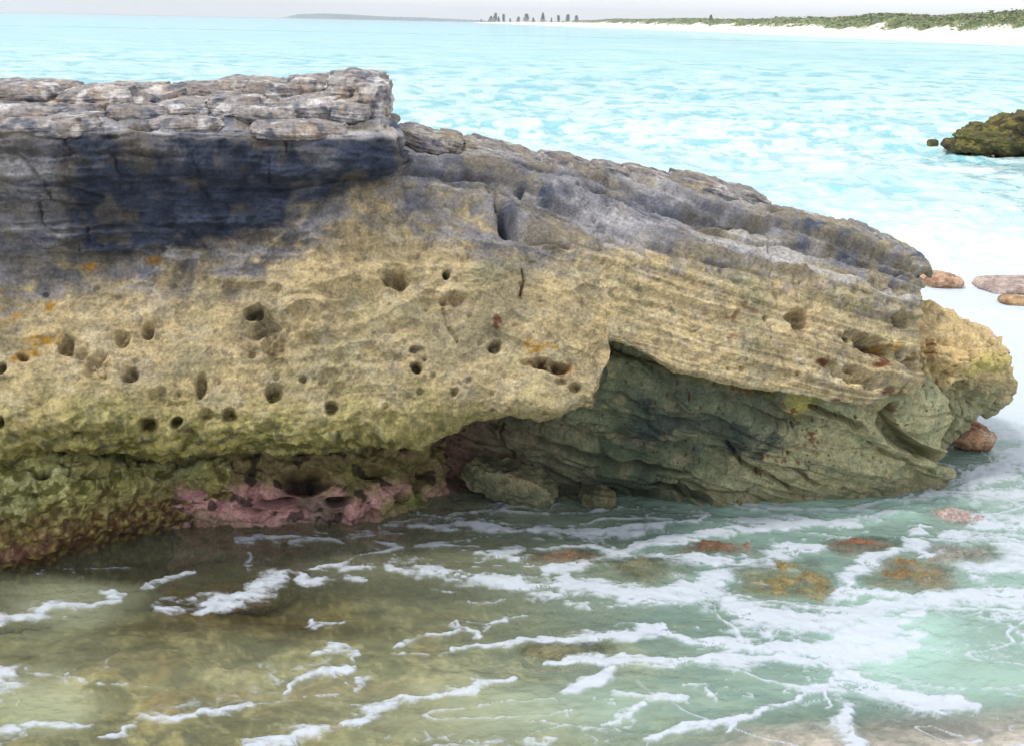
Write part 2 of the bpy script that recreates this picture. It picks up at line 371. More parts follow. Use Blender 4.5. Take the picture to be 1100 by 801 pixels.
# colour
c = np.tile(C_tan, (len(P), 1))
big = fbm(P * 3.2, 4, 20); mid = fbm(P * 11, 4, 21); fin = fbm(P * 38, 3, 22)
c = mixc(c, C_sand, sst(0, .5, mid + .3 * fin) * .8)
c = mixc(c, C_tan2, sst(.0, .45, -big + .3 * mid) * .8)
c = mixc(c, C_gry_grn * 1.15, sst(.0, .5, fbm(P * 3.5, 4, 25)) * .3)
c = mixc(c, C_brown * .9, sst(.22, .4, fbm(P * 26, 3, 24)) * .5)
c = mixc(c, C_brown * 1.5, sst(.1, .5, fin * .6 + mid) * .35)
trz = (1 - sst(10, 75, py - bl_w)) * (1 - top_z) * (1 - sst(520, 680, px))
c = mixc(c, C_brown * 1.25, trz * sst(-.5, .2, mid) * .85); c = mixc(c, C_grey, trz * sst(0, .35, fbm(np.stack([P[:, 0] * 5, P[:, 1] * 5, tz * 14], 1), 4, 86)) * .8)
c = mixc(c, C_dark * 1.2, trz * sst(.1, .4, fbm(P * 9, 4, 85)) * .7)
c = mixc(c, C_grey * .8, (1 - sst(0, 36, py - bl_w)) * (1 - top_z) * sst(.0, .5, .3 + mid + fin * .5) * .75)
bed = fbm(np.stack([P[:, 0] * 1.2, P[:, 1] * 1.2, tz * 34], 1), 3, 77)
c *= (1 + (.10 + .22 * slab) * np.clip(bed * 2, -1, 1))[:, None]
# yellow green low zone
yl = lin(px, [0, 200, 350, 450, 600, 700], [440, 440, 438, 440, 462, 530]) + 22 * mid + 14 * big
yg = sst(-30, 45, py - yl)
c = mixc(c, C_ygrn, yg * .85); c = mixc(c, C_ygrn * 1.35 + .02, yg * sst(.1, .5, fin + mid * .6) * .7)
c = mixc(c, srgb(190, 186, 130), yg * sst(.12, .35, fbm(P * 26, 3, 79)) * .6)
c = mixc(c, C_moss, yg * sst(.05, .35, fbm(P * 20, 3, 27) + .3 * sst(20, 60, py - yl)) * .95)
c = mixc(c, C_black, yg * sst(.3, .42, fbm(P * 17, 3, 78)) * .7)
c = mixc(c, C_ygrn * 1.1, sst(-60, 0, py - yl) * .2)
# grey and black weathered top
tg = mixc(np.tile(C_grey, (len(P), 1)), C_dark * 1.4, sst(-.05, .45, fbm(np.stack([P[:, 0] * 2, P[:, 1] * 2, tz * 12], 1), 4, 28)) * .95)
tg = mixc(tg, C_pale, sst(.12, .5, fbm(np.stack([P[:, 0] * 3, P[:, 1] * 3, tz * 16], 1), 4, 29)) * .75)
tg = mixc(tg, C_brown * 1.1, sst(-.05, .35, fbm(np.stack([P[:, 0] * 3, P[:, 1] * 3, tz * 9], 1), 3, 30)) * .7)
tg = mixc(tg, C_tan2, sst(.1, .4, fbm(P * 9, 3, 82)) * .45)
tg = mixc(tg, C_tan2 * .95, sst(700, 900, px) * sst(-.4, .2, mid) * .8)
dk = (1 - sst(404, 440, px + 26 * mid)) * sst(140, 156, py + 8 * mid) * (.45 + .55 * sst(40, 80, px + 30 * big))
dkc = mixc(np.tile(C_dark * .85, (len(P), 1)), C_black * .9, sst(-.3, .3, mid + big * .5) * .85)
dkc = mixc(dkc, C_grey * .55, sst(.18, .5, fbm(np.stack([P[:, 0] * 5, P[:, 1] * 5, P[:, 2] * 9], 1), 4, 33)) * .6)
dkc = mixc(dkc, C_brown * .8, sst(.15, .5, fbm(P * 8, 3, 34)) * .5)
tg = mixc(tg, dkc, dk)
blk = feature_masks(px, py, P, [(590,222,52,9,1,17),(545,236,14,16,.8,40),(470,185,60,9,.6,8),(730,228,80,6,.7,14),(600,190,60,5,.6,14),(790,210,34,10,.8,22),(880,268,60,8,.5,14),(445,168,30,8,.4,0),(690,250,60,6,.4,12)], soft=.6, warp=.5, wf=8)
tg = mixc(tg, C_dark, blk * .85)
wht = feature_masks(px, py, P, [(780,262,70,7,.8,14),(880,292,70,6,.9,16),(650,238,60,10,.5,14),(560,212,30,6,.7,20),(470,160,50,7,.6,6),(355,146,50,4,.8,0),(165,141,18,4,.9,0),(840,268,40,8,.8,18),(960,318,26,5,.8,14)], soft=.7, warp=.7, wf=14)
tg = mixc(tg, C_pale * 1.05, wht * .8)
c = mixc(c, tg, top_z * front); c = mixc(c, C_pale, wht * .6 * (1 - top_z))
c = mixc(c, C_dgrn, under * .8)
ors = feature_masks(px, py, P, [(13,339,13,6,1,-15),(55,329,7,6,1,0),(45,363,16,6,1,-10),(24,381,20,5,1,-14),(95,286,12,4,.9,0),(165,279,9,4,.8,0),(571,370,9,6,1,0),(588,368,10,4,.9,0),(612,392,9,4,.7,0),
    (700,408,60,3,.5,18),(960,374,12,5,.8,-25),(662,371,8,3,.6,0)], soft=.5, warp=.9, wf=22)
c = mixc(c, C_orange, ors * (.35 + .6 * sst(-.2, .25, fin)))
rus = feature_masks(px, py, P, [(535,346,5,5,1,0),(552,349,5,3,.9,0),(592,388,22,4,.8,8),(604,402,5,5,.7,0),(790,335,18,4,.8,-40),(808,332,12,3,.6,10),(755,332,6,5,.4,0),(790,360,8,3,.6,0),(853,348,5,6,.9,0),(862,352,4,6,.9,0),
    (882,391,7,6,1,0),(940,377,16,6,1,15),(942,388,9,6,1,0),(895,433,11,5,.9,10),(958,421,10,5,.9,0),(983,388,4,8,.8,0),(450,390,4,6,.6,0),(560,312,3,8,.8,0),(492,322,8,4,.5,0),(735,402,40,3,.6,16),(355,285,14,9,.25,0)], soft=.5, warp=1.0, wf=26)
c = mixc(c, C_rust, rus * sst(-.28, .12, fbm(P * 30, 3, 83)) * .9)
c *= (.80 * (1 + .24 * fin + .12 * big))[:, None] * np.array([.99, 1.0, 1.03])
wet = np.clip(low * .5 + ck, 0, 1) * 0.3
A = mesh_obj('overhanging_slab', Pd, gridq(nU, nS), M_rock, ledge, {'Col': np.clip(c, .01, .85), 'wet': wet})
tag(A, 'overhanging tan slab with black weathered top and round solution pits')

def body(name, cols, nrow_under, back, counts_u, counts_s, disp, colour, label=None, endwrap=True, parent=ledge, mat=None, hang=False):
    """cols: [px, (y,Y)...] from the water up to the hidden top; closed behind"""
    ctrl = []
    for cc in cols:
        pts = [at(cc[0] if len(q) < 3 else q[2], q[0], q[1]) for q in cc[1:]]
        b = pts[0]; tp = pts[-1]
        if hang: ctrl.append([b + np.array([0, .7, .06]), b + np.array([0, .22, .0])] + pts + [tp + np.array([0, back * .6, -.02]), tp + np.array([0, back, -.25])]); continue
        ctrl.append([b + np.array([0, .3, -.7 - b[2]]), np.array([b[0], b[1] - .06, -.3])] + pts + [tp + np.array([0, back * .6, -.02]), np.array([tp[0], tp[1] + back, -.7])])
    ctrl = np.array(ctrl)
    if endwrap:
        e = ctrl[-1].copy(); e[:, 1] += .3 * np.linspace(1, .3, len(e)); e[:, 0] -= .06
        ctrl = np.concatenate([ctrl, e[None]]); counts_u = counts_u + [40]
    cs = [6, 26] + counts_s + [16, 8]
    G = net(ctrl, counts_u, cs); n, mm = G.shape[:2]
    N = gnormal(G).reshape(-1, 3); P = G.reshape(-1, 3)
    if (N[(n // 2) * mm + mm // 2] @ np.array([0, -1, 0])) < 0: N = -N
    px, py = proj(P)
    d = disp(P, px, py); c, wet = colour(P, px, py, d)
    o = mesh_obj(name, P + N * d[:, None], gridq(n, mm), mat or M_rock, parent, {'Col': np.clip(c, .008, .85), 'wet': wet})
    if label: tag(o, label)
    return o

# ---- C: recessed wall under the slab (cavity back wall and right foot)
cC = [
 (330, (556,4.92), (520,5.02), (480,5.10), (440,5.2), (400,5.3), (360,5.6)),
 (430, (552,4.97), (520,5.08), (485,5.15), (440,5.2), (400,5.3), (360,5.6)),
 (520, (546,5.02), (520,5.10), (485,5.12), (445,5.15), (400,5.25), (360,5.6)),
 (600, (545,5.04), (520,5.12), (480,5.06), (440,4.92), (400,4.85), (350,5.0)),
 (660, (546,5.04), (522,5.12), (480,5.06), (440,4.92), (385,4.76), (345,4.9)),
 (740, (546,5.02), (522,5.08), (480,5.04), (440,4.92), (402,4.80), (360,4.9)),
 (800, (540,5.06), (515,5.04), (480,5.03), (445,4.96), (414,4.86), (370,5.0)),
 (870, (533,5.10), (505,5.06), (475,5.05), (445,5.02), (420,5.00), (370,5.4)),
 (940, (524,5.18), (500,5.12), (470,5.10), (445,5.06), (425,5.04), (380,5.4)),
 (990, (517,5.25), (500,5.20), (478,5.20), (452,5.18), (425,5.18), (390,5.5)),
 (1019, (513,5.33), (502,5.30, 1019), (488,5.30, 1014), (465,5.32, 1004), (440,5.34, 1000), (400,5.6, 1000)),
]
def dC(P, px, py):
    dipz = P[:, 2] + .30 * P[:, 0]
    wv = np.stack([noise(P * 3, 61), noise(P * 3, 62), noise(P * 3, 63)], 1)
    d = .05 * fbm(P * 2.2, 3, 101) + .018 * fbm(P * 7, 3, 102)
    f1, f2, i1 = worley(np.stack([P[:, 0] * 2.2, P[:, 1] * 2, dipz * 9], 1) + wv * .3, 11)
    d += (.045 * (i1 - .5) - .02 * (1 - sst(0, .14, f2 - f1))) * (1 - .55 * sst(820, 900, px))
    g1, _, _ = worley((P + wv * .03) * np.array([9, 9, 13]), 12)
    d += .02 * (g1 ** 2 - .4)
    d += .014 * fbm(np.stack([P[:, 0] * 3, P[:, 1] * 3, dipz * 26], 1), 3, 103) + .004 * fbm(P * 50, 3, 104)
    d += feature_masks(px, py, P, [(740,515,55,22,.05,12),(660,500,40,14,.03,10),(830,470,60,20,.06,25),(960,470,60,12,.07,28),(985,440,30,22,.07,10),(905,490,60,18,.05,25),(720,440,40,30,.04,0),(1000,500,30,8,.04,20),(880,425,40,8,.04,20)], soft=.8, warp=.2, wf=6)
    sp = worley(P * 24, 14)[0]
    d -= .02 * (1 - sst(.12, .24, sp)) * sst(0, .3, noise(P * 3, 15) + .2)
    d -= cracks(px, py, P, [([(955,432,4),(944,450,7),(957,466,9),(985,482,8),(1015,496,5)], .17), ([(870,436,3),(895,444,5),(920,452,4)], .08), ([(540,455,2.5),(545,480,3),(552,495,2)], .09),
        ([(575,470,2),(640,492,5),(690,500,4),(740,505,3)], .08), ([(700,515,3),(735,525,6),(760,540,4)], .09), ([(850,500,2),(880,520,3)], .04), ([(640,530,6),(690,535,9),(720,540,6)], .10),([(780,470,2),(800,500,3),(850,525,3)], .05),
        ([(928,470,2),(960,490,2.5),(1000,505,2)], .03),([(655,420,2),(700,440,3),(760,460,3)], .03)], 3)
    return d
def cCf(P, px, py, d):
    mid = fbm(P * 10, 4, 110); big = fbm(P * 3, 3, 111); fin = fbm(P * 40, 3, 112)
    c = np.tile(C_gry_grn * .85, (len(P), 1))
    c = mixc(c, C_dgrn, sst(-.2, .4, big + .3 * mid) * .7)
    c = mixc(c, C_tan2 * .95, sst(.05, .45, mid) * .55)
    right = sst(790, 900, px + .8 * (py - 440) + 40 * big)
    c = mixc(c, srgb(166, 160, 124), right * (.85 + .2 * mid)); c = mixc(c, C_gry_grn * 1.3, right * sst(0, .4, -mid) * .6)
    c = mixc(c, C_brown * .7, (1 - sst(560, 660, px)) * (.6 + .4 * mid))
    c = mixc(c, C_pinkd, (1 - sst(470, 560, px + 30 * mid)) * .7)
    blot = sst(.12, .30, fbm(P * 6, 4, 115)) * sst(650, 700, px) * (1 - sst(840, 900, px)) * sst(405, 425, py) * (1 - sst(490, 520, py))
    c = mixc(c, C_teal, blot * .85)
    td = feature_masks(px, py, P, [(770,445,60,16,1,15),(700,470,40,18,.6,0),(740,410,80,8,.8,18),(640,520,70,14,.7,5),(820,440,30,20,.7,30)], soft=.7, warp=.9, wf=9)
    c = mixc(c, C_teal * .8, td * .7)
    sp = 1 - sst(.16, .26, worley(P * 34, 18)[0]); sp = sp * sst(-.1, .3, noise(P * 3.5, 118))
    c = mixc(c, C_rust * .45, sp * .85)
    c = mixc(c, C_moss, feature_masks(px, py, P, [(720,398,70,5,1,15),(800,415,50,5,1,18),(860,425,20,10,.8,0)], soft=.7, warp=.8, wf=12) * .8)
    c = mixc(c, C_ygrn * 1.3, feature_masks(px, py, P, [(858,432,14,14,.8,0)], soft=.8, warp=.6, wf=12))
    c = mixc(c, C_rust, feature_masks(px, py, P, [(865,470,12,10,1,0),(842,490,12,8,1,30),(815,508,6,5,1,0),(847,437,7,4,1,0),(795,418,26,6,1,15),(955,440,7,9,.9,0),(818,485,6,4,1,0),(880,455,6,6,.7,0),(940,500,20,3,.5,18)], soft=.5, warp=1.1, wf=26) * sst(.0, .2, fbm(P * 46, 3, 119)) * .8)
    wz = 1 - sst(.02, .09, P[:, 2]); c = mixc(c, c * .62, wz)
    return c * (1 + .18 * fin)[:, None], wz * .7 + .05
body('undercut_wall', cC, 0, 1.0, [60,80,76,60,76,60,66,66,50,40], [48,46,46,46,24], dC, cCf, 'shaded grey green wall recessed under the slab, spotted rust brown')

# ---- B: knobbly nose at the right end
cB = [
 (930, (470,5.45), (455,5.36), (425,5.30), (390,5.30), (350,5.32), (310,5.5)),
 (975, (478,5.44), (462,5.34), (430,5.26), (395,5.25), (358,5.28), (328,5.5)),
 (1010, (474,5.48), (458,5.36), (432,5.28), (400,5.26), (368,5.30), (338,5.55)),
 (1040, (458,5.52), (448,5.42), (430,5.34), (402,5.30), (378,5.34), (351,5.6)),
 (1062, (446,5.58), (438,5.50), (424,5.42), (402,5.38), (384,5.42), (361,5.66)),
 (1082, (424,5.72), (418,5.68), (408,5.62), (398,5.60), (388,5.60), (376,5.7)),
]
def dB(P, px, py):
    wv = np.stack([noise(P * 4, 61), noise(P * 4, 62), noise(P * 4, 63)], 1)
    d = .035 * fbm(P * 3.5, 3, 121) + .02 * fbm(P * 10, 3, 122)
    f1, _, _ = worley((P + wv * .04) * 8.5, 21); d += .05 * (f1 ** 2 - .35)
    g1, _, _ = worley((P + wv * .02) * 22, 22); d += .016 * (g1 ** 2 - .3) + .006 * fbm(P * 45, 3, 123)
    jb, ib = bricks(P[:, 0] + .5 * P[:, 1] + .04 * fbm(P * 6, 2, 126), P[:, 2] + .3 * P[:, 0] + .03 * fbm(P * 6, 2, 127), .07, .14, 5); d += .035 * (ib - .5) - .012 * (1 - sst(0, .012, jb))
    d -= feature_masks(px, py, P, [(1019,440,7,6,.08,0),(996,378,4,14,.06,-5),(1012,398,10,12,.05,0),(1030,425,12,14,.05,0),(1000,425,9,10,.06,0),(1018,365,9,4,.04,20),(1048,432,12,9,.04,0)], soft=.4, warp=.2, wf=14)
    d += feature_masks(px, py, P, [(1040,385,30,10,.03,20),(1065,395,14,14,.03,0)], soft=.8, warp=.2, wf=14)
    return d
def cBf(P, px, py, d):
    mid = fbm(P * 10, 4, 130); fin = fbm(P * 40, 3, 132)
    c = np.tile(C_tan, (len(P), 1)); c = mixc(c, srgb(206, 176, 122), sst(-.3, .3, mid + .01 * (395 - py)) * .8)
    c = mixc(c, C_gry_grn * 1.1, sst(395, 440, py + 30 * mid) * .75)
    c = mixc(c, C_ygrn * 1.5, feature_masks(px, py, P, [(1058,390,18,9,1,0),(1040,400,10,6,.6,0)], soft=.8, warp=.7, wf=15) * .7)
    c = mixc(c, C_rust, feature_masks(px, py, P, [(1031,413,7,5,1,0),(1005,412,6,4,1,0),(1022,396,5,7,.8,0),(999,378,3,10,1,0),(975,388,10,5,.7,0),(1000,440,5,8,.6,0),(1060,420,8,3,.4,0)], soft=.5, warp=1.1, wf=26) * sst(-.1, .2, fbm(P * 46, 3, 119)) * .8)
    c = mixc(c, C_rust * .6, (1 - sst(.14, .24, worley(P * 30, 19)[0])) * .7 * sst(-.1, .3, noise(P * 6, 20)))
    c = mixc(c, C_tan * 1.1, (1 - sst(355, 372, py - .3 * (px - 1000))) * .6)
    return .88 * c * (1 + .22 * fin)[:, None], np.full(len(P), .05)
body('nose', cB, 0, .7, [44,40,36,30,26], [30,34,34,34,26], dB, cBf, 'knobbly honey coloured tip jutting out over the sand', hang=True)

# ---- D: algae covered foot at the left
cD = [
 (-420, (690,3.62), (620,3.75), (570,3.85), (535,3.95), (505,4.05), (470,4.3)),
 (-200, (660,3.86), (610,3.92), (565,4.00), (530,4.08), (500,4.18), (470,4.4)),
 (-60, (632,4.12), (600,4.13), (560,4.15), (528,4.20), (500,4.27), (470,4.5)),
 (20, (612,4.26), (585,4.22), (550,4.17), (524,4.17), (500,4.22), (470,4.4)),
 (80, (598,4.38), (575,4.32), (545,4.26), (520,4.23), (500,4.28), (470,4.5)),
 (125, (586,4.50), (568,4.47), (542,4.44), (518,4.42), (502,4.46), (470,4.7)),
 (165, (577,4.60), (560,4.58), (540,4.56), (520,4.55), (505,4.58), (475,4.8)),
 (205, (572,4.72), (556,4.68), (538,4.66), (518,4.62), (503,4.62), (475,4.8)),
 (250, (570,4.80), (554,4.78), (538,4.74), (518,4.70), (500,4.66), (475,4.8)),
]
def dD(P, px, py):
    d = .03 * fbm(P * 4, 3, 141) + .02 * fbm(P * 11, 3, 142)
    q1, _, _ = worley(P * 24, 31); d += .018 * (.5 - q1) + .012 * ridged(P * 16, 2, 143) + .004 * fbm(P * 60, 2, 144)
    d -= feature_masks(px, py, P, [(43,510,8,4,.06,0),(38,534,8,4,.05,0),(90,510,20,4,.05,0),(10,560,14,4,.03,-20)], soft=.4, warp=.3, wf=14)
    return d
def cDf(P, px, py, d):
    mid = fbm(P * 12, 4, 150); fin = fbm(P * 36, 3, 151); big = fbm(P * 4, 3, 152)
    c = np.tile(srgb(146, 142, 88), (len(P), 1)); c = mixc(c, srgb(184, 180, 132), sst(0, .45, fin + mid * .5) * .8)
    c = mixc(c, C_gry_grn * 1.1, sst(0, .4, big) * .4)
    c = mixc(c, C_moss, sst(-.05, .3, fbm(P * 22, 3, 153) + .5 * mid + .005 * (py - 530)) * .9)
    lowb = sst(-30, 20, py - lin(px, [-200, 0, 80, 155, 250], [600, 575, 560, 535, 520]) + 20 * mid)
    c = mixc(c, srgb(104, 76, 50), lowb * .75); c = mixc(c, C_ygrn * .95, lowb * sst(.1, .35, fin) * .7)
    c = mixc(c, srgb(70, 44, 24), lowb * sst(.0, .35, -fin) * .8)
    c = mixc(c, C_pinkd * 1.1, feature_masks(px, py, P, [(20,588,50,9,1,-16)], soft=.7, warp=.8, wf=12) * .5)
    wz = 1 - sst(.01, .08, P[:, 2]); c = mixc(c, c * .6, wz)
    return c * (1 + .25 * fin)[:, None], wz * .6 + .1
body('algae_foot', cD, 0, .8, [40,40,70,56,42,36,36,36], [30,34,32,26,16], dD, cDf, 'bulging foot of the ledge crusted with yellow green and brown algae')

# ---- E: pink base rock in the undercut
cE = [
 (110, (580,4.58), (565,4.60), (545,4.60), (522,4.60), (504,4.62), (470,4.7)),
 (180, (574,4.64), (560,4.64), (542,4.62), (520,4.62), (504,4.64), (470,4.7)),
 (250, (571,4.68), (556,4.66), (540,4.65), (520,4.66), (502,4.68), (470,4.8)),
 (330, (568,4.72), (552,4.69), (536,4.69), (518,4.72), (500,4.76), (470,4.9)),
 (400, (563,4.80), (545,4.78), (528,4.80), (510,4.84), (490,4.88), (465,5.0)),
 (440, (558,4.87), (542,4.88), (525,4.92), (505,4.96), (485,5.00), (465,5.1)),
 (480, (552,4.98), (540,5.02), (522,5.08), (500,5.12), (480,5.18), (465,5.3)),
]
def dE(P, px, py):
    wv = np.stack([noise(P * 4, 61), noise(P * 4, 62), noise(P * 4, 63)], 1)
    d = .055 * fbm(P * 4, 3, 161) + .03 * fbm(P * 11, 3, 162)
    f1, f2, i1 = worley(np.stack([P[:, 0] * 4, P[:, 1] * 4, (P[:, 2] + .25 * P[:, 0]) * 11], 1) + wv * .4, 41)
    d += .022 * (i1 - .5) - .008 * (1 - sst(0, .15, f2 - f1)) + .012 * ridged(P * 16, 3, 165) + .007 * fbm(P * 45, 3, 164)
    d -= feature_masks(px, py, P, [(328,517,22,13,.16,0),(298,540,16,5,.1,0),(364,538,14,5,.1,-8),(240,534,9,5,.07,0),(160,521,10,7,.08,0),(215,520,16,5,.06,10),(455,510,8,14,.08,20),(430,535,8,6,.08,0),(190,540,12,4,.05,20),(270,548,14,3,.05,0),(400,505,14,8,.06,0)], soft=.35, warp=.3, wf=14)
    return d
def cEf(P, px, py, d):
    mid = fbm(P * 11, 4, 170); fin = fbm(P * 38, 3, 171); big = fbm(P * 4, 3, 172)
    c = np.tile(srgb(196, 150, 148), (len(P), 1)); c = mixc(c, srgb(142, 102, 100), sst(-.1, .35, mid) * .8)
    c = mixc(c, srgb(216, 178, 174), sst(.1, .45, fbm(P * 8, 3, 174) - .01 * (555 - py)) * .6)
    c = mixc(c, C_dgrn * .9, sst(.1, .4, big + .2 * mid) * .6)
    c = mixc(c, C_moss * 1.7, (1 - sst(508, 534, py + 16 * mid)) * .8)
    c = mixc(c, srgb(120, 128, 60), feature_masks(px, py, P, [(440,540,34,12,.8,-20),(200,560,60,8,.4,0),(385,515,30,18,.5,0)], soft=.8, warp=.8, wf=12))
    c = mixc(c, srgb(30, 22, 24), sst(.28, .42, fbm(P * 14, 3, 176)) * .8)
    c = mixc(c, srgb(30, 22, 24), feature_masks(px, py, P, [(328,517,20,12,1,0),(298,540,16,5,1,0),(364,538,12,5,1,-8)], soft=.4, warp=.5, wf=18) * .8)  # shade inside the three carved holes put into the colour as near-black
    wz = 1 - sst(.01, .07, P[:, 2]); c = mixc(c, c * .7, wz)
    return c * (1 + .2 * fin)[:, None], wz * .6 + .15
body('pink_base', cE, 0, .6, [50,64,68,60,36,32], [28,30,28,24,16], dE, cEf, 'pink coralline crusted rock with dark holes in the undercut')

# ---- rounded stones -------------------------------------------------
def cube_sphere(n):
    Vs, Qs = [], []; g = np.linspace(-1, 1, n)
    a, b = np.meshgrid(g, g, indexing='ij'); o = np.ones_like(a); off = 0
    for ax, sg in ((0, 1), (0, -1), (1, 1), (1, -1), (2, 1), (2, -1)):
        c = [None] * 3; c[ax] = o * sg; c[(ax + 1) % 3] = a; c[(ax + 2) % 3] = b
        p = np.stack(c, -1).reshape(-1, 3); q = gridq(n, n) + off
        if sg < 0: q = q[:, ::-1]
        Vs.append(p); Qs.append(q); off += n * n
    V = np.concatenate(Vs); Q = np.concatenate(Qs)
    key = np.round(V * 1e5).astype(np.int64); _, first, inv = np.unique(key, axis=0, return_index=True, return_inverse=True)
    return V[first], inv.ravel()[Q]
_cs = {}
def stone(name, loc, size, rot=(0, 0, 0), n=48, sq=.35, seed=0, lump=.18, strata=.03, colf=None, parent=None, mat=None, wet=0.0, fine=.015, dip=0.0):
    if n not in _cs: _cs[n] = cube_sphere(n)
    V, Q = _cs[n]
    r = np.linalg.norm(V, axis=1)[:, None]; B = V / r
    B = B * (1 - sq) + np.clip(V, -1, 1) * sq * .92; B = B
    nrm = B / np.linalg.norm(B, axis=1)[:, None]
    so_ = seed * 3.7; s = np.array(size); m = s.min()
    W = B * s
    d = lump * fbm(W / m * .55 + so_, 3, 3) + fine * 3 * fbm(W / m * 2.4 + so_, 3, 4) + fine * fbm(W / m * 9 + so_, 3, 6)
    f1, f2, i1 = worley(W / m * 1.3 + so_ + .3 * noise(W / m * 2, 2)[:, None], 3)
    d += lump * .5 * (f1 ** 2 - .3)
    zz = W[:, 2] + dip * W[:, 0]
    d += strata * 2.2 * fbm(np.stack([W[:, 0] / m * .5, W[:, 1] / m * .5, zz / m * 5], 1) + so_, 3, 8)
    W = W + nrm * (d * m)[:, None]
    R = np.array(Matrix.Rotation(rot[2], 3, 'Z') @ Matrix.Rotation(rot[1], 3, 'Y') @ Matrix.Rotation(rot[0], 3, 'X'))
    Wd = W @ R.T + np.array(loc)
    c = colf(Wd, B @ R.T) if colf else np.tile(C_tan, (len(Wd), 1))
    return mesh_obj(name, Wd, Q, mat or M_rock, parent, {'Col': np.clip(c, .008, .85), 'wet': np.full(len(Wd), wet)}, origin=None if parent is not None else np.array(loc, float))

def c_cap(P, B):
    mid = fbm(P * 11, 4, 180); fin = fbm(P * 36, 3, 181); big = fbm(P * 4, 3, 182)
    c = np.tile(srgb(142, 137, 136), (len(P), 1))
    c = mixc(c, srgb(118, 108, 100), sst(-.1, .35, big + mid * .5) * .7)
    c = mixc(c, srgb(168, 150, 130), sst(.1, .45, fbm(P * 7, 3, 184)) * .6)
    c = mixc(c, C_pale, sst(.05, .4, mid) * .7); c = mixc(c, C_dark * 1.2, sst(.12, .4, fbm(P * 16, 3, 185)) * .7)
    return c * (1 + .2 * fin)[:, None]
# cap stones (cx, ytop, ybottom, half width px, Y, seed)
caps = [(-260,92,128,110,4.8),(-110,92,130,70,4.78),(10,90,112,62,4.95),(-30,108,130,60,4.72),(38,112,132,50,4.70),(120,94,122,44,4.95),(95,110,134,30,4.78),
        (150,112,130,36,4.76),(178,97,124,24,5.0),(220,92,112,34,5.15),(200,108,130,34,4.84),(252,103,126,32,4.92),(262,86,106,30,5.25),(300,90,116,34,5.1),(292,112,132,36,4.84),
        (338,84,112,34,5.15),(345,104,132,36,4.9),(382,80,112,24,5.1),(398,90,134,20,4.92),(372,108,134,22,4.86),
        (60,124,146,70,4.62),(190,126,146,60,4.66),(-120,126,150,110,4.5),(320,128,148,55,4.72)]
for i, (cx, y0, y1, hw, Y) in enumerate(caps):
    p = at(cx, (y0 + y1) / 2, Y); hh = (y1 - y0) / 2 * Y / FPX; 
    stone('cap_block', p + np.array([0, .08, 0]), (hw * Y / FPX * 1.05, .24 + .05 * (i % 3), hh * 1.22), (0, .03 * ((i % 5) - 2), .1 * ((i % 4) - 1.5)), n=56 if cx > -60 else 20,
          sq=.5, seed=i, lump=.24, strata=.06, colf=c_cap, parent=ledge, fine=.022)
# ragged knobs standing on the back edge of the sloping grey slab
def c_back(P, B):
    c = c_cap(P, B); return mixc(c * .8, C_tan2 * .8, sst(0, .4, fbm(P * 5, 3, 186)) * .4)
for i, (cx, y0, y1, hw, Y) in enumerate([(455,143,165,30,5.35),(482,147,166,16,5.4),(520,154,180,26,5.45),(552,162,186,24,5.48),(612,174,196,36,5.5),(665,182,204,30,5.52),(705,188,206,34,5.54),(760,196,220,40,5.58),(800,207,236,26,5.58),(880,238,262,46,5.62),(935,252,284,34,5.62)]):
    p = at(cx, (y0 + y1) / 2, Y); hh = (y1 - y0) / 2 * Y / FPX
    stone('back_ridge', p + np.array([0, .1, 0]), (hw * Y / FPX * 1.2, .26, hh * 1.15), (0, .26, 0), n=52, sq=.4, seed=40 + i, lump=.26, strata=.10, colf=c_back, parent=ledge, fine=.03)

# ---- separate stones ------------------------------------------------
def c_mix(a, b, k3=None, f=9):
    def fn(P, B):
        mid = fbm(P * f, 4, 190); fin = fbm(P * f * 3.5, 3, 191)
        c = mixc(np.tile(a, (len(P), 1)), b, sst(-.25, .35, mid))
        if k3 is not None: c = mixc(c, k3, sst(.1, .4, fbm(P * f * .6, 3, 192)) * .8)
        return c * (1 + .25 * fin)[:, None]
    return fn
def pstone(name, cx, cy, rx, ry, zc, dy, colf, rotp=0.0, **kw):
    """a stone centred on the ray through (cx, cy) at height zc; rx, ry its half extents in photo pixels"""
    p = ground(cx, cy, zc); k = p[1] / FPX
    return stone(name, p, (rx * k, dy, ry * k), (0, rotp, 0), colf=colf, **kw)
o = pstone('fallen_boulder', 548, 517, 56, 19, .085, .13, c_mix(srgb(128, 126, 98), srgb(88, 90, 70), C_tan2 * .7), .26, n=64, seed=61, sq=.35, lump=.38, fine=.04, wet=.3, strata=.05)
tag(o, 'olive boulder with a smooth sloping back lying in the undercut of the ledge', 'boulder')
o = pstone('fallen_boulder', 642, 533, 22, 9, .03, .07, c_mix(srgb(104, 100, 74), srgb(78, 80, 60)), .1, n=44, seed=62, sq=.6, lump=.35, fine=.05, wet=.4)
tag(o, 'small brown boulder awash right of the olive boulder in the undercut', 'boulder')
o = pstone('beach_rock', 1038, 466, 30, 14, .07, .14, c_mix(srgb(172, 134, 106), srgb(128, 92, 68), srgb(192, 170, 150)), .12, n=56, seed=64, lump=.3, wet=.2, fine=.03)
tag(o, 'rust orange rock half hidden behind the tip of the ledge', 'rock')
o = pstone('beach_rock', 1011, 301, 22, 8, .05, .2, c_mix(srgb(178, 148, 124), srgb(146, 114, 92)), .06, n=50, seed=65, lump=.34, fine=.04)
tag(o, 'small orange rock on the white shallows just right of the ledge top', 'rock')
o = pstone('beach_rock', 1092, 307, 46, 7, .035, .3, c_mix(srgb(176, 158, 150), srgb(146, 130, 124)), -.02, n=50, seed=66, lump=.25, fine=.04)
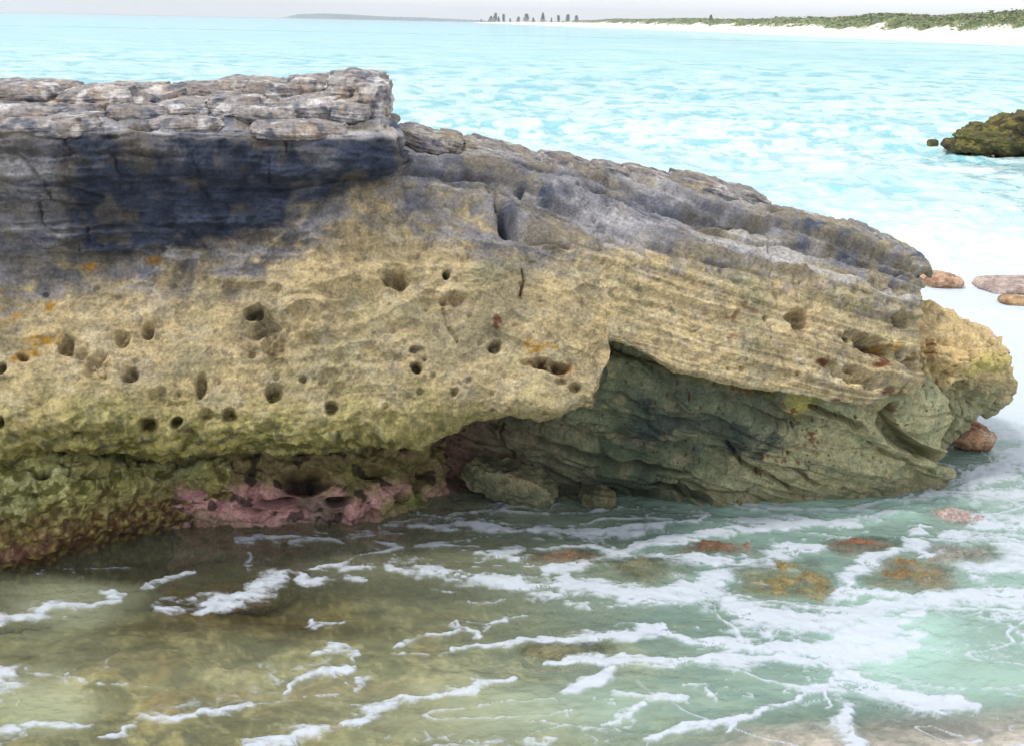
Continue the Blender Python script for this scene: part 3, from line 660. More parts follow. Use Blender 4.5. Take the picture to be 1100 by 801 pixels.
tag(o, 'low flat pinkish rock at the right edge, in the white shallows', 'rock')
o = pstone('beach_rock', 1094, 323, 22, 5, .03, .12, c_mix(srgb(178, 146, 110), srgb(140, 116, 90)), 0, n=36, seed=67, lump=.25)
tag(o, 'tiny flat brown rock at the right edge below the flat pinkish one', 'rock')
# mossy rock out in the bay
def c_moss(P, B):
    mid = fbm(P * 2.6, 4, 200); fin = fbm(P * 9, 3, 201)
    c = mixc(np.tile(srgb(84, 82, 52), (len(P), 1)), srgb(60, 54, 40), sst(-.2, .3, mid))
    c = mixc(c, srgb(122, 112, 52), sst(.0, .4, fin) * .7); return mixc(c, srgb(120, 96, 60), 1 - sst(.05, .2, P[:, 2]))
isl = empty('mossy_rock', ground(1105, 162, 0.0))
tag(isl, 'dark olive mossy rock standing in the bay at the right edge', 'rock')
for i, (cx, cy, rx, ry, zc, dy) in enumerate([(1090,150,62,14,.18,.8),(1125,143,60,22,.32,.9),(1046,157,30,7,.10,.6),(1066,143,22,11,.38,.5),(1092,138,26,12,.48,.5),(1052,148,16,9,.2,.5),(1030,157,14,5,.06,.3),(1076,158,40,6,.06,.3),(1080,134,10,6,.3,.3)]):
    p = ground(cx, cy, zc) if False else at(cx, cy, 20.3); k = 20.3 / FPX
    stone('outcrop', p, (rx * k, dy, ry * k), (0, 0, 0), n=52, seed=70 + i, sq=.3, lump=.42, strata=.06, colf=c_moss, parent=isl, mat=M_far, fine=.07)
o = stone('islet_stone', at(1002, 154, 20.2), (.09, .1, .06), n=26, seed=80, colf=c_moss, mat=M_far)
tag(o, 'tiny brown stone poking from the bay just left of the mossy rock', 'rock')
# stones awash in the foreground: cx, cy, rx, ry(px), z of top, colours, label
c_och = c_mix(srgb(158, 126, 76), srgb(112, 92, 60), srgb(110, 100, 66)); c_red = c_mix(srgb(134, 92, 66), srgb(100, 76, 56)); c_olv = c_mix(srgb(134, 120, 80), srgb(102, 98, 68), srgb(146, 134, 96))
c_pal = c_mix(srgb(168, 150, 146), srgb(128, 112, 104))
aw = [(690,611,50,13,.012,c_olv,'brown submerged stone ringed by foam left of the round olive stone'),
 (768,590,44,7,.012,c_red,'long thin rust red stone awash above the ringed brown stone'),
 (842,622,52,26,.03,c_olv,'round olive brown stone, largest of those breaking the surface in the foam'),
 (978,617,46,22,.035,c_och,'ochre stone in the white foam right of the round olive one'),
 (608,598,40,8,.01,c_red,'flat reddish stone awash below the undercut'),
 (925,586,40,9,.01,c_red,'thin brown stone awash between two strands of foam near the right foot of the ledge'),
 (1028,554,28,8,.03,c_pal,'grey pitted stone poking out off the right foot of the ledge'),
 (1020,596,44,12,.01,c_pal,'pale pinkish stone awash in thick foam near the right edge'),
 (606,697,42,10,-.005,c_olv,'small olive stone under clear water in the middle foreground'),
 (500,588,62,12,-.02,c_mix(srgb(92, 96, 44), srgb(120, 84, 44)),'mossy green stone under water below the pink rock'),
 (246,622,66,18,-.125,c_mix(srgb(126, 92, 44), srgb(98, 84, 40)),'wide ochre brown stone under dark clear water at the left'),
 (660,640,40,7,-.02,c_olv,'olive stone mostly covered by the broad foam band')]
for i, (cx, cy, rx, ry, zt, cf, lb) in enumerate(aw):
    zc_ = min(zt, .010) - .060 + (.016 if 'poking' in lb else 0); p = ground(cx, cy, zc_ + .035); k = p[1] / FPX; dep = ry * k / math.sin(math.radians(23)); p[2] = zc_
    o = stone('awash_stone', p, (rx * k * 1.28, dep * 1.2, .055), (0, 0, .1 * ((i % 5) - 2)), n=72, seed=90 + i, sq=.3, lump=.34, colf=cf, wet=.7, fine=.06, strata=.02)
    tag(o, lb, 'stone', 'stones awash in the foreground')

# ------------------------------------------------------------------ seabed and water (fan sheets round the viewer, real ground positions)
def fan(deps, azs):
    r = HC / np.tan(np.radians(deps)); a = np.radians(azs)
    X = np.outer(np.tan(a), r).T; Y = np.repeat(r[:, None], len(azs), 1)
    return X, Y
def h_water(X, Y, res):
    P = np.stack([X, Y, 0 * X], 1); h = np.zeros(len(X))
    near = 1 - sst(5.5, 9, Y)
    h += near * (.022 * fbm(P * np.array([1.1, 2.2, 1]), 2, 301) + .008 * fbm(P * np.array([4.5, 8, 1]) + .3 * noise(P * 3, 4)[:, None], 3, 302) + .0022 * fbm(P * np.array([16, 26, 1]), 3, 303))
    far = 1 - near
    for (kx, ky, a, sd) in ((.12, .16, .10, 311), (.38, .5, .11, 312), (1.0, 1.25, .06, 313), (2.6, 3.0, .022, 314)):
        lam = 1 / ky; att = 1 - sst(.25, .7, res / lam)
        n_ = noise(P * np.array([kx, ky, 1]) + .2, sd); h += far * att * a * (1 - 2 * np.abs(n_) + .6 * n_) * .9 * (.5 + .5 * sst(9, 16, Y)) * (1 - .85 * sst(.6, 1.6, X) * (1 - sst(9.5, 12.5, Y)))
    return h
az = np.concatenate([np.arange(-62, -25, .4), np.arange(-25, 25, .042), np.arange(25, 62, .4)])
dp = np.concatenate([np.arange(50, 34.2, -.25), np.arange(34.2, 6, -.045), np.arange(6, .6, -.018), .6 * np.exp(-np.linspace(0, 1, 60) * 3.4)])
X, Y = fan(dp, az); nr, ncl = X.shape
res = np.repeat(np.abs(np.gradient(Y[:, 0]))[:, None], ncl, 1).ravel()
X = X.ravel(); Y = Y.ravel(); P0 = np.stack([X, Y, 0 * X], 1); px, py = proj(P0)
h = h_water(X, Y, res)
# foam strands
def FL(pts, w=None): return [(p[0], p[1], p[2] if len(p) > 2 else w) for p in pts]
foam_l = [
 (FL([(-40,676,4),(0,668,4),(60,655,4.5),(135,643,3)]), 1), (FL([(250,585,2),(285,579,5),(300,583,4),(340,585,4),(366,588,2)]), 1),
 (FL([(170,648,3),(200,650,4),(250,640,5),(300,626,8),(314,614,3),(330,625,6),(345,627,4),(395,625,2)]), 1), (FL([(148,632,2),(175,622,3),(206,611,1.5)]), .9), (FL([(100,604,1),(148,606,1.5)]), .7),
 (FL([(425,610,5),(470,620,9),(550,626,10),(600,630,9),(650,637,11),(700,640,12),(750,632,14),(790,614,12),(830,597,6),(885,597,3)]), 1),
 (FL([(335,665,3),(352,670,4),(370,665,2)]), .9), (FL([(425,695,3),(450,683,3),(485,678,3),(500,671,4),(515,682,3)]), 1), (FL([(555,664,2),(540,668,2),(500,671,2)]), .8),
 (FL([(-30,730,12),(10,729,11),(24,727,8)]), 1), (FL([(-30,797,6),(0,790,6),(40,783,5),(100,776,2.5)]), 1), (FL([(0,799,4),(32,793,2)]), 1), (FL([(35,728,1),(90,731,1.5),(180,737,1)]), .7),
 (FL([(130,775,8),(200,752,14),(260,740,15),(310,727,10),(350,716,5)]), .50), (FL([(340,704,3),(372,701,6),(388,708,3),(380,717,3)]), 1),
 (FL([(100,794,3),(132,787,4),(150,767,5),(200,765,3),(250,756,3),(300,753,3),(322,738,4),(340,727,4),(385,724,2)]), 1), (FL([(385,736,5),(408,732,2)]), .9),(FL([(330,752,1.5),(370,744,2)]), .7),
 (FL([(265,803,5),(330,788,7),(360,780,7),(395,773,6),(405,764,5),(430,752,4),(470,745,4),(500,741,5),(512,728,5),(545,724,3)]), 1),
 (FL([(440,790,3),(480,787,4),(550,796,4),(600,800,4)]), .6), (FL([(430,705,1),(470,703,2),(500,700,1)]), .7),
 (FL([(412,562,2),(450,566,4),(500,565,4),(560,574,5),(620,572,5),(700,563,4),(760,558,2)]), 1), (FL([(380,579,3),(410,575,4),(440,580,3)]), .8), (FL([(400,562,1),(430,556,2),(520,553,3),(570,552,2)]), .7),
 (FL([(500,601,2),(560,597,3),(610,588,2),(670,590,5),(700,582,4),(760,576,3)]), .95), (FL([(590,612,4),(640,602,5),(700,603,7),(760,600,7),(820,598,5)]), 1), (FL([(598,612,5),(612,624,5),(640,632,5)]), .95),
 (FL([(680,578,3),(720,578,4),(800,570,4),(850,566,5),(900,560,5),(960,552,5)]), .95), (FL([(790,545,2),(830,556,3),(870,560,5),(930,566,3)]), .9), (FL([(860,583,2),(900,580,3),(955,578,3),(1000,570,3)]), .9), (FL([(880,600,2),(905,592,3),(935,590,3)]), .8),
 (FL([(905,632,6),(925,612,9),(950,600,9),(962,582,7),(985,590,6),(1000,600,8)]), 1), (FL([(905,632,9),(950,642,7),(1000,640,10)]), 1),
 (FL([(775,645,6),(800,660,12),(850,668,15),(900,668,15),(950,656,14),(1000,645,14),(1070,640,14),(1130,640,14)]), 1),
 (FL([(480,700,2),(550,690,5),(620,690,7),(680,684,7),(715,674,8),(750,688,7),(800,695,8),(870,695,11),(940,682,14),(990,665,10)]), 1),
 (FL([(590,712,2),(650,706,5),(740,712,6),(850,708,7),(920,702,12),(990,692,10)]), 1), (FL([(895,728,8),(940,738,14),(1000,752,14),(1045,760,8)]), 1), (FL([(880,705,8),(910,722,8),(960,735,9)]), .95),
 (FL([(655,716,5),(640,733,7),(610,744,4)]), .95), (FL([(655,750,3),(690,752,4),(735,756,3)]), .9), (FL([(735,745,2),(760,742,4),(770,760,3)]), .8), (FL([(690,760,2),(678,775,5),(650,780,3)]), .85),
 (FL([(690,800,5),(730,785,5),(790,777,4),(840,760,4),(860,742,6),(890,735,5)]), .9), (FL([(905,760,12),(915,790,12),(925,815,12)]), .9), (FL([(775,790,2),(800,770,3)]), .8), (FL([(880,760,2),(888,738,3)]), .9),
 (FL([(560,775,2),(620,782,3),(660,790,3)]), .6), (FL([(600,650,1.5),(640,655,2),(700,650,2)]), .6), (FL([(450,640,1),(500,648,2),(540,645,1.5)]), .6),
 (FL([(940,505,2),(1000,520,5),(1060,515,8),(1130,505,10)]), .9), (FL([(960,535,3),(1020,533,6),(1130,535,10)]), .9), (FL([(1040,560,7),(1130,565,9)]), .9), (FL([(1010,575,5),(1060,585,10),(1130,590,9)]), .85),
 (FL([(1040,610,8),(1130,612,10)]), .9), (FL([(1070,660,6),(1130,670,10)]), .8), (FL([(1000,630,6),(1040,650,5),(1100,690,5),(1140,700,5)]), .8), (FL([(990,770,3),(1050,740,4),(1120,730,5)]), .5), (FL([(1030,520,10),(1130,480,16)]), .85),
]
nearm = (Y < 9) & (np.abs(px - 550) < 1500)
kk = np.where(nearm)[0]; Pn = P0[kk]
Pa = Pn * np.array([1, 1.7, 1]); wx = px[kk] + 16 * noise(Pa * 3, 321) + 10 * noise(Pa * 8, 322) + 5 * noise(Pa * 22, 324); wy = py[kk] + 8 * noise(Pa * 2.5, 325) + 6 * noise(Pa * 7, 326) + 3 * noise(Pa * 20, 327)
thick = .70 + .5 * fbm(Pa * 4, 3, 328) - .08 * sst(520, 700, px[kk])
foam = np.zeros(len(X)); fk = np.zeros(len(kk))
for pts, a in foam_l:
    xs = [p[0] for p in pts]; ys = [p[1] for p in pts]
    s = np.where((wx > min(xs) - 60) & (wx < max(xs) + 60) & (wy > min(ys) - 50) & (wy < max(ys) + 50))[0]
    if len(s): fk[s] = np.maximum(fk[s], a * np.exp(-(line_dist(wx[s], wy[s], pts) / (2.1 * np.clip(thick[s], .25, 1.3))) ** 2))
# broken netted foam around the strands and over the right side
w1, w2, _ = worley((Pn + .05 * np.stack([noise(Pn * 6, 1), noise(Pn * 6, 2), 0 * Pn[:, 0]], 1)) * np.array([3.2, 5.5, 1]), 51)
netf = 1 - sst(.02, .30, w2 - w1)
rt = sst(560, 900, px[kk]) * (1 - sst(760, 800, py[kk])) ; rt2 = sst(930, 1080, px[kk]) * (1 - sst(640, 760, py[kk]))
patch = sst(-.1, .4, fbm(Pn * np.array([1.4, 2.6, 1]), 3, 331))
fk = np.maximum(fk, netf * (.0 + .3 * patch) * rt * .95)
lw = Pn * np.array([1, 1.9, 1]) + .05 * np.stack([noise(Pa * 9, 11), noise(Pa * 9, 12), 0 * Pn[:, 0]], 1)
l1, l2, _ = worley(lw * 9, 53); m1_, m2_, _ = worley(lw * 24, 54)
lace = np.maximum(1 - sst(.0, .22, l2 - l1), .8 * (1 - sst(.0, .25, m2_ - m1_)))
core = sst(.45, .9, fk); fk = np.clip(fk * ((.62 + .7 * lace) * (1 - core) + (.92 + .25 * lace) * core), 0, 1.15) * (1 - .16 * (1 - sst(420, 640, px[kk])))
wq = Pn * np.array([1, 1, 1]) + .22 * np.stack([noise(Pn * 1.6, 13), .6 * noise(Pn * 1.6, 14), 0 * Pn[:, 0]], 1) + .05 * np.stack([noise(Pn * 7, 15), .5 * noise(Pn * 7, 16), 0 * Pn[:, 0]], 1)
s1 = np.abs(noise(wq * np.array([1.3, 4.2, 1]), 17)); s2 = np.abs(noise(wq * np.array([3.0, 9.0, 1]), 18)); s3 = np.abs(noise(wq * np.array([7, 18, 1]), 19))
wid = .5 + .5 * sst(-.2, .4, fbm(Pn * np.array([2, 4, 1]), 2, 23))
dens = lin(px[kk], [0, 350, 560, 760, 1000], [.0, .12, .55, .9, 1.0])
str_ = np.maximum(np.maximum((1 - sst(.0, .085, s1 / wid)) * .95, (1 - sst(.0, .075, s2 / wid)) * .8 * sst(-.1, .25, noise(Pn * 2, 24))), (1 - sst(0, .09, s3)) * .6 * sst(.05, .35, noise(Pn * 2.4, 25)))
fk = np.maximum(fk, str_ * sst(1 - dens, 1.35 - dens, .55 + .9 * noise(Pn * np.array([1, 2, 1]), 26) + .2) * (dens > .01) * .92)
film = sst(-.05, .45, fbm(Pa * np.array([1.2, 2.2, 1]) + .15 * noise(Pa * 7, 3)[:, None], 4, 333))
fk = np.maximum(fk, film * (.30 + .24 * lace) * sst(760, 1000, px[kk] + .3 * (py[kk] - 600)))
fleck = sst(.28, .5, fbm(Pa * 20, 3, 334)) * sst(.0, .35, fbm(Pa * 2.5, 2, 335)); fk = np.maximum(fk, fleck * .62)
fk = fk * (1 - .45 * sst(.1, .45, fbm(Pa * 9, 3, 336)) * (fk < .98))
fk = np.maximum(fk, rt2 * (.30 + .55 * patch))
fk = np.maximum(fk, .38 * netf * sst(.15, .5, fbm(Pn * np.array([1.2, 2.4, 1]), 3, 332)) * (1 - rt))
foam[kk] = fk
# surf zone right of the ledge: nearly solid white wash over white sand
zone = sst(5.4, 6.4, Y) * sst(1.2, 2.2, X) * (1 - sst(9, 12.5, Y + .8 * fbm(P0 * .6, 3, 340)))
foam = np.maximum(foam, zone * (.88 + .25 * fbm(P0 * np.array([1, 2.5, 1]), 3, 341)))
far = sst(6.5, 10, Y)
bay = sst(9, 12, Y) * (1 - sst(14, 34, Y)) * sst(-.15, .45, fbm(P0 * np.array([.22, .7, 1]), 3, 343))
foam = np.maximum(foam, bay * .03)
foam = np.maximum(foam, sst(.0, .1, .06 - np.abs(Y - 20.6 - .25 * noise(P0 * .5, 9))) * (np.abs(X - 5.0) < 5) * .5 * sst(-.2, .3, noise(P0 * np.array([2, 1, 1]), 8)))
h += .007 * sst(.35, .8, foam) * (Y < 9) * (1 + .6 * fbm(P0 * 22, 2, 345))
stm = feature_masks(px, py, P0, [(a_[0], a_[1] + 1, a_[2] * .95, a_[3] * .85, 1, 0) for a_ in aw if a_[4] > -.008], soft=.6, warp=.6, wf=7)
foam *= 1 - stm * .75 * sst(-.5, .1, fbm(P0 * np.array([5, 9, 1]), 3, 361) + .15)
turb = lin(px, [-200, 300, 560, 800, 1000], [.18, .22, .38, .50, .54]) + .12 * fbm(P0 * np.array([1.1, 2, 1]), 3, 346)
turb += .35 * feature_masks(px, py, P0, [(70,650,70,22,1,0),(40,755,60,26,1,0),(560,760,120,25,.6,0),(960,690,70,40,1,0),(880,545,120,16,.9,0),(1050,740,60,30,.4,0)], soft=.6, warp=.4, wf=5)
turb = np.where(Y < 5.6, turb, turb + (1 - turb) * sst(5.6, 7, Y)); turb = turb * (1 - .75 * sst(640, 900, px + 1.6 * (py - 770)) * sst(730, 785, py + .08 * (px - 1000)) * (Y < 4.5)); turb -= .12 * feature_masks(px, py, P0, [(240,650,200,40,1,0),(200,620,160,20,1,0)], soft=.8, warp=.5, wf=3); turb = np.clip(turb * (1 - .7 * stm), 0, 1)
wc = mixc(np.tile(srgb(168, 174, 146), (len(X), 1)), srgb(158, 190, 180), sst(420, 800, px))
fb = fbm(P0 * np.array([.12, .2, 1]), 3, 347) * 1.0
seac = mixc(np.tile(srgb(166, 202, 204), (len(X), 1)), srgb(190, 216, 218), sst(-.3, .4, fb))
seac = mixc(seac, srgb(150, 206, 218), sst(20, 60, Y) * .5)
chop_tint = 0  # wavelet facets: teal sides and reflected sky light painted into the sea colour
for i_, f_ in enumerate((.14, .33, .8, 1.9, 4.4, 8.5)):
    chop_tint = chop_tint + 1.15 * (1 - sst(.35, .9, res * f_)) * sst(18, 46, Y * f_) * 1.1 * noise(P0 * np.array([f_, f_ * .8, 1]) + .3, 360 + i_)
seac = mixc(seac, srgb(112, 180, 192), sst(.12, .5, chop_tint) * .8)
seac = mixc(seac, srgb(212, 232, 234), sst(.1, .7, -chop_tint) * .5)
seac = mixc(seac, srgb(140, 196, 218), sst(0, .5, fb + .3) * sst(200, 900, Y + 200 * (X < 0)) * .4)
seac = mixc(seac, srgb(226, 240, 238), (1 - sst(9, 16, Y)) * .7)
wc = mixc(wc, seac, sst(5.8, 8.5, Y))
wm, t = newmat('water')
out = nd(t, 'ShaderNodeOutputMaterial')
gA = nd(t, 'ShaderNodeNewGeometry')
tr = nd(t, 'ShaderNodeBsdfTransparent'); tr.inputs[0].default_value = (.95, .97, .94, 1)
df = nd(t, 'ShaderNodeBsdfDiffuse'); ca = nd(t, 'ShaderNodeAttribute', attribute_name='Col'); t.links.new(ca.outputs['Color'], df.inputs[0])
ta = nd(t, 'ShaderNodeAttribute', attribute_name='turb'); fa = nd(t, 'ShaderNodeAttribute', attribute_name='foam')
m1 = nd(t, 'ShaderNodeMixShader'); t.links.new(ta.outputs['Fac'], m1.inputs[0]); t.links.new(tr.outputs[0], m1.inputs[1]); t.links.new(df.outputs[0], m1.inputs[2])
gl = nd(t, 'ShaderNodeBsdfGlossy'); gl.inputs['Roughness'].default_value = .04
fr = nd(t, 'ShaderNodeFresnel'); fr.inputs[0].default_value = 1.33
mp = nd(t, 'ShaderNodeMapping'); mp.inputs['Scale'].default_value = (1, 1.25, 1)
n1 = nd(t, 'ShaderNodeTexNoise'); n1.inputs['Scale'].default_value = 7; n1.inputs['Detail'].default_value = 5; n1.inputs['Roughness'].default_value = .6
t.links.new(gA.outputs['Position'], mp.inputs[0]); t.links.new(mp.outputs[0], n1.inputs['Vector'])
n2 = nd(t, 'ShaderNodeTexNoise'); n2.inputs['Scale'].default_value = .9; n2.inputs['Detail'].default_value = 6; n2.inputs['Roughness'].default_value = .62
t.links.new(mp.outputs[0], n2.inputs['Vector'])
fra = nd(t, 'ShaderNodeAttribute', attribute_name='far')
b1 = nd(t, 'ShaderNodeBump'); b1.inputs['Strength'].default_value = .8; b1.inputs['Distance'].default_value = .03; t.links.new(n1.outputs[0], b1.inputs['Height'])
b2 = nd(t, 'ShaderNodeBump'); b2.inputs['Distance'].default_value = .5; t.links.new(n2.outputs[0], b2.inputs['Height']); t.links.new(fra.outputs['Fac'], b2.inputs['Strength']); t.links.new(b1.outputs[0], b2.inputs['Normal'])
for x in (gl, fr, df): t.links.new(b2.outputs[0], x.inputs['Normal'])
m2 = nd(t, 'ShaderNodeMixShader'); t.links.new(fr.outputs[0], m2.inputs[0]); t.links.new(m1.outputs[0], m2.inputs[1]); t.links.new(gl.outputs[0], m2.inputs[2])
fd = nd(t, 'ShaderNodeBsdfDiffuse'); fd.inputs[0].default_value = (.50, .545, .62, 1)
n3 = nd(t, 'ShaderNodeTexNoise'); n3.inputs['Scale'].default_value = 22; n3.inputs['Detail'].default_value = 5; n3.inputs['Roughness'].default_value = .7
t.links.new(mp.outputs[0], n3.inputs['Vector'])
ad = nd(t, 'ShaderNodeMath', operation='MULTIPLY_ADD'); ad.inputs[1].default_value = 1.0; ad.inputs[2].default_value = -.5; t.links.new(n3.outputs[0], ad.inputs[0])
ad2 = nd(t, 'ShaderNodeMath', operation='ADD'); t.links.new(ad.outputs[0], ad2.inputs[0]); t.links.new(fa.outputs['Fac'], ad2.inputs[1])
mr = nd(t, 'ShaderNodeMapRange', interpolation_type='SMOOTHSTEP'); mr.inputs[1].default_value = .28; mr.inputs[2].default_value = .98; mr.inputs[4].default_value = .90; t.links.new(ad2.outputs[0], mr.inputs[0])
fbn = nd(t, 'ShaderNodeBump'); fbn.inputs['Strength'].default_value = .4; fbn.inputs['Distance'].default_value = .008; t.links.new(n3.outputs[0], fbn.inputs['Height']); t.links.new(fbn.outputs[0], fd.inputs['Normal'])
m3 = nd(t, 'ShaderNodeMixShader'); t.links.new(mr.outputs[0], m3.inputs[0]); t.links.new(m2.outputs[0], m3.inputs[1]); t.links.new(fd.outputs[0], m3.inputs[2])
t.links.new(m3.outputs[0], out.inputs[0])
wo = mesh_obj('water', np.stack([X, Y, h], 1), gridq(nr, ncl)[:, ::-1], wm, None, {'Col': wc, 'turb': turb, 'foam': foam, 'far': sst(8, 40, Y)})
tag(wo, 'pale turquoise sea with strands of white foam washing round the ledge', 'sea', kind='structure')

# seabed
az2 = np.concatenate([np.arange(-62, -26, 1), np.arange(-26, 26, .12), np.arange(26, 62, 1)])
dp2 = np.concatenate([np.arange(50, 15, -.12), np.arange(15, .6, -.4), .6 * np.exp(-np.linspace(0, 1, 12) * 3.3)])
X, Y = fan(dp2, az2); nr, ncl = X.shape; X = X.ravel(); Y = Y.ravel(); P0 = np.stack([X, Y, 0 * X], 1); px, py = proj(P0 + np.array([0, 0, -.17]))
sandy = np.clip(sst(640, 900, px + 1.6 * (py - 770)) * sst(740, 790, py + .08 * (px - 1000)), 0, 1) * (Y < 4.5)
zb = -.22 + .05 * fbm(P0 * 1.5, 3, 351) + .03 * fbm(P0 * 6, 3, 352) + .10 * sandy
zb = zb - 1.2 * sst(9, 40, Y) - 2 * sst(40, 400, Y); zb = np.where(Y > 6, np.minimum(zb, -.2), zb)
big = fbm(P0 * 1.6, 3, 353); mid = fbm(P0 * 6, 4, 354); fin = fbm(P0 * 22, 3, 355)
c = mixc(np.tile(srgb(166, 154, 104), (len(X), 1)), srgb(128, 128, 84), sst(-.2, .3, big))
c = mixc(c, srgb(150, 116, 66), sst(.1, .45, mid) * .6); c = mixc(c, srgb(186, 178, 136), sst(.1, .45, fbm(P0 * 3, 3, 356)) * .7)
c = mixc(c, srgb(84, 80, 48), sst(.0, .35, -mid + .5 * fin) * .75); c = mixc(c, srgb(200, 190, 150), sst(.15, .4, fbm(P0 * 16, 3, 357)) * .5); c = mixc(c, srgb(60, 58, 36), sst(.2, .4, fbm(P0 * 11, 4, 358)) * .7)
c = mixc(c, srgb(178, 186, 150), feature_masks(px, py, P0, [(60,650,90,26,1,0),(40,755,60,22,.9,0),(560,760,150,30,.5,0)], soft=.6, warp=.6, wf=4) * .8)
brn = feature_masks(px, py, P0, [(240,655,190,26,1,0),(110,690,120,20,.7,0),(330,735,150,22,.6,0),(480,760,120,20,.6,0),(180,610,90,14,.8,0)], soft=.7, warp=.7, wf=4)
c = mixc(c, srgb(118, 92, 50), brn * (.5 + .5 * mid)); c = mixc(c, srgb(76, 66, 38), brn * sst(.0, .3, fbm(P0 * 9, 4, 359)) * .8)
c = mixc(c, srgb(150, 164, 130), sst(640, 900, px) * .7)
c = mixc(c, srgb(226, 206, 204), sandy * (.85 + .3 * mid)); c = mixc(c, srgb(236, 230, 214), sst(5.6, 7, Y))
sb = mesh_obj('seabed', np.stack([X, Y, zb], 1), gridq(nr, ncl)[:, ::-1], rock_mat('seabed', fine=30, vary=.4), None, {'Col': np.clip(c * (1 + .3 * fin)[:, None], .01, .85), 'wet': np.zeros(len(X))})
tag(sb, 'mottled brown and green rocky seabed showing through clear shallow water', 'seabed', kind='structure')

# ------------------------------------------------------------------ far shore
def gd(px_, dist):                                # ground point at azimuth of photo column px_
    r = ray(px_, 30.0); return np.array([r[0] / r[1] * dist, dist, 0.0])
cst = [(1600,120),(1350,150),(1100,190),(1000,235),(900,300),(800,400),(700,560),(620,800),(560,1150),(505,1700)]
cp = np.array([gd(a, b) for a, b in cst])
tq = np.linspace(0, len(cst) - 1, 900); line = pchip(np.arange(len(cst)), cp, tq); cpx = np.interp(tq, np.arange(len(cst)), [a for a, b in cst])
inland = np.array([.35, .94, 0])
off = np.concatenate([np.linspace(-6, 26, 14), np.linspace(29, 90, 44), np.linspace(96, 200, 10)])
G = line[:, None, :] + inland[None, None, :] * off[None, :, None] * (1 + sst(400, 1500, line[:, 1]) * .6)[:, None, None]
V = G.reshape(-1, 3); o_ = np.tile(off, len(line)); dpx = np.repeat(cpx, len(off)); V2 = V * np.array([1, 1, 0])
crest = np.interp(dpx, [505, 560, 620, 690, 760, 860, 940, 990, 1050, 1100, 1300], [.4, 1.5, 3.4, 3.6, 3.3, 3.5, 4.3, 3.5, 3.7, 4.4, 5])
hh = -.4 + 1.5 * sst(-6, 24, o_) + crest * sst(24, 60, o_ + 6 * fbm(V2 * .05, 2, 401)) * (1 - .6 * sst(90, 190, o_)) + (.9 * fbm(V2 * .05, 3, 402) + .5 * fbm(V2 * .2, 3, 403)) * sst(24, 50, o_) * sst(505, 600, dpx)
V = V + np.array([0, 0, 1])[None] * hh[:, None]
vegm = sst(2.5, 3.0, hh + 1.5 * fbm(V2 * .10, 3, 404) + .8 * fbm(V2 * .4, 2, 405)) * sst(26, 36, o_)
c = np.tile(srgb(238, 226, 216), (len(V), 1)); c = mixc(c, srgb(112, 128, 86), vegm)
c = mixc(c, srgb(120, 116, 74), vegm * sst(-.1, .3, fbm(V2 * .15, 3, 406)) * .6)
dn = mesh_obj('beach', V, gridq(len(line), len(off)), rock_mat('dune', fine=.8, vary=.25, bdist=.2), None, {'Col': np.clip(c, .01, .8), 'wet': np.zeros(len(V))})
tag(dn, 'long white sand beach with low scrubby dunes along the horizon at the right', 'beach', kind='structure')
# scrub on the dunes: leaf clumps
R_ = np.random.RandomState(5)
pool = np.where((vegm > .5) & (o_ < 100))[0]
pk = R_.choice(pool, 20000)
ctr = V[pk] + R_.normal(size=(len(pk), 3)) * np.array([1.2, 1.2, .12]) + np.array([0, 0, .25])
nv = 9; a_ = R_.rand(len(pk), nv, 3) * 2 - 1; sz = (.25 + .45 * R_.rand(len(pk)))[:, None, None]
tri = (ctr[:, None, :] + a_ * sz * np.array([1.1, 1.1, .55])).reshape(-1, 3)
cc = np.repeat(np.where(R_.rand(len(pk), 1) < .5, srgb(112, 128, 88), srgb(136, 140, 104)) * (0.7 + .6 * R_.rand(len(pk), 1)), nv, 0)
sc = mesh_obj('dune_scrub', tri, np.arange(len(tri)).reshape(-1, 3), rock_mat('scrub', fine=3, vary=.3, bump=0), None, {'Col': cc, 'wet': np.zeros(len(tri))}, smooth=False)
tag(sc, 'low green scrub covering the dunes above the far white beach', 'scrub', kind='stuff')
# casuarina trees on the point
M_leaf = rock_mat('foliage', fine=2, vary=.3, bump=0, col=(.11, .13, .11)); M_bark = rock_mat('bark', fine=4, vary=.2, bump=0, col=(.12, .09, .07))
trees = [(517,9,'small lone casuarina at the far left tip of the point'),(526,13,'leftmost casuarina of the dense clump on the point'),(531,15,'second casuarina of the dense clump on the point'),(536,14,'third casuarina of the dense clump on the point'),(541,15,'fourth casuarina of the dense clump on the point'),
 (548,12,'thin casuarina standing alone just right of the dense clump'),(556,12,'casuarina in the gap between the dense clump and the dunes'),(565,14,'casuarina where the dunes begin, left of the tallest'),(573,12,'short casuarina between two taller ones where the dunes begin'),(583,17,'tallest casuarina, just left of the dune ridge'),
 (592,13,'casuarina right of the tallest one'),(600,14,'wind bent casuarina on the left end of the dune ridge'),(609,12,'low casuarina on the rising dune ridge'),(619,15,'rightmost tall casuarina on the dune ridge'),(763,12,'lone dark tree on the dune crest in the middle of the far beach')]
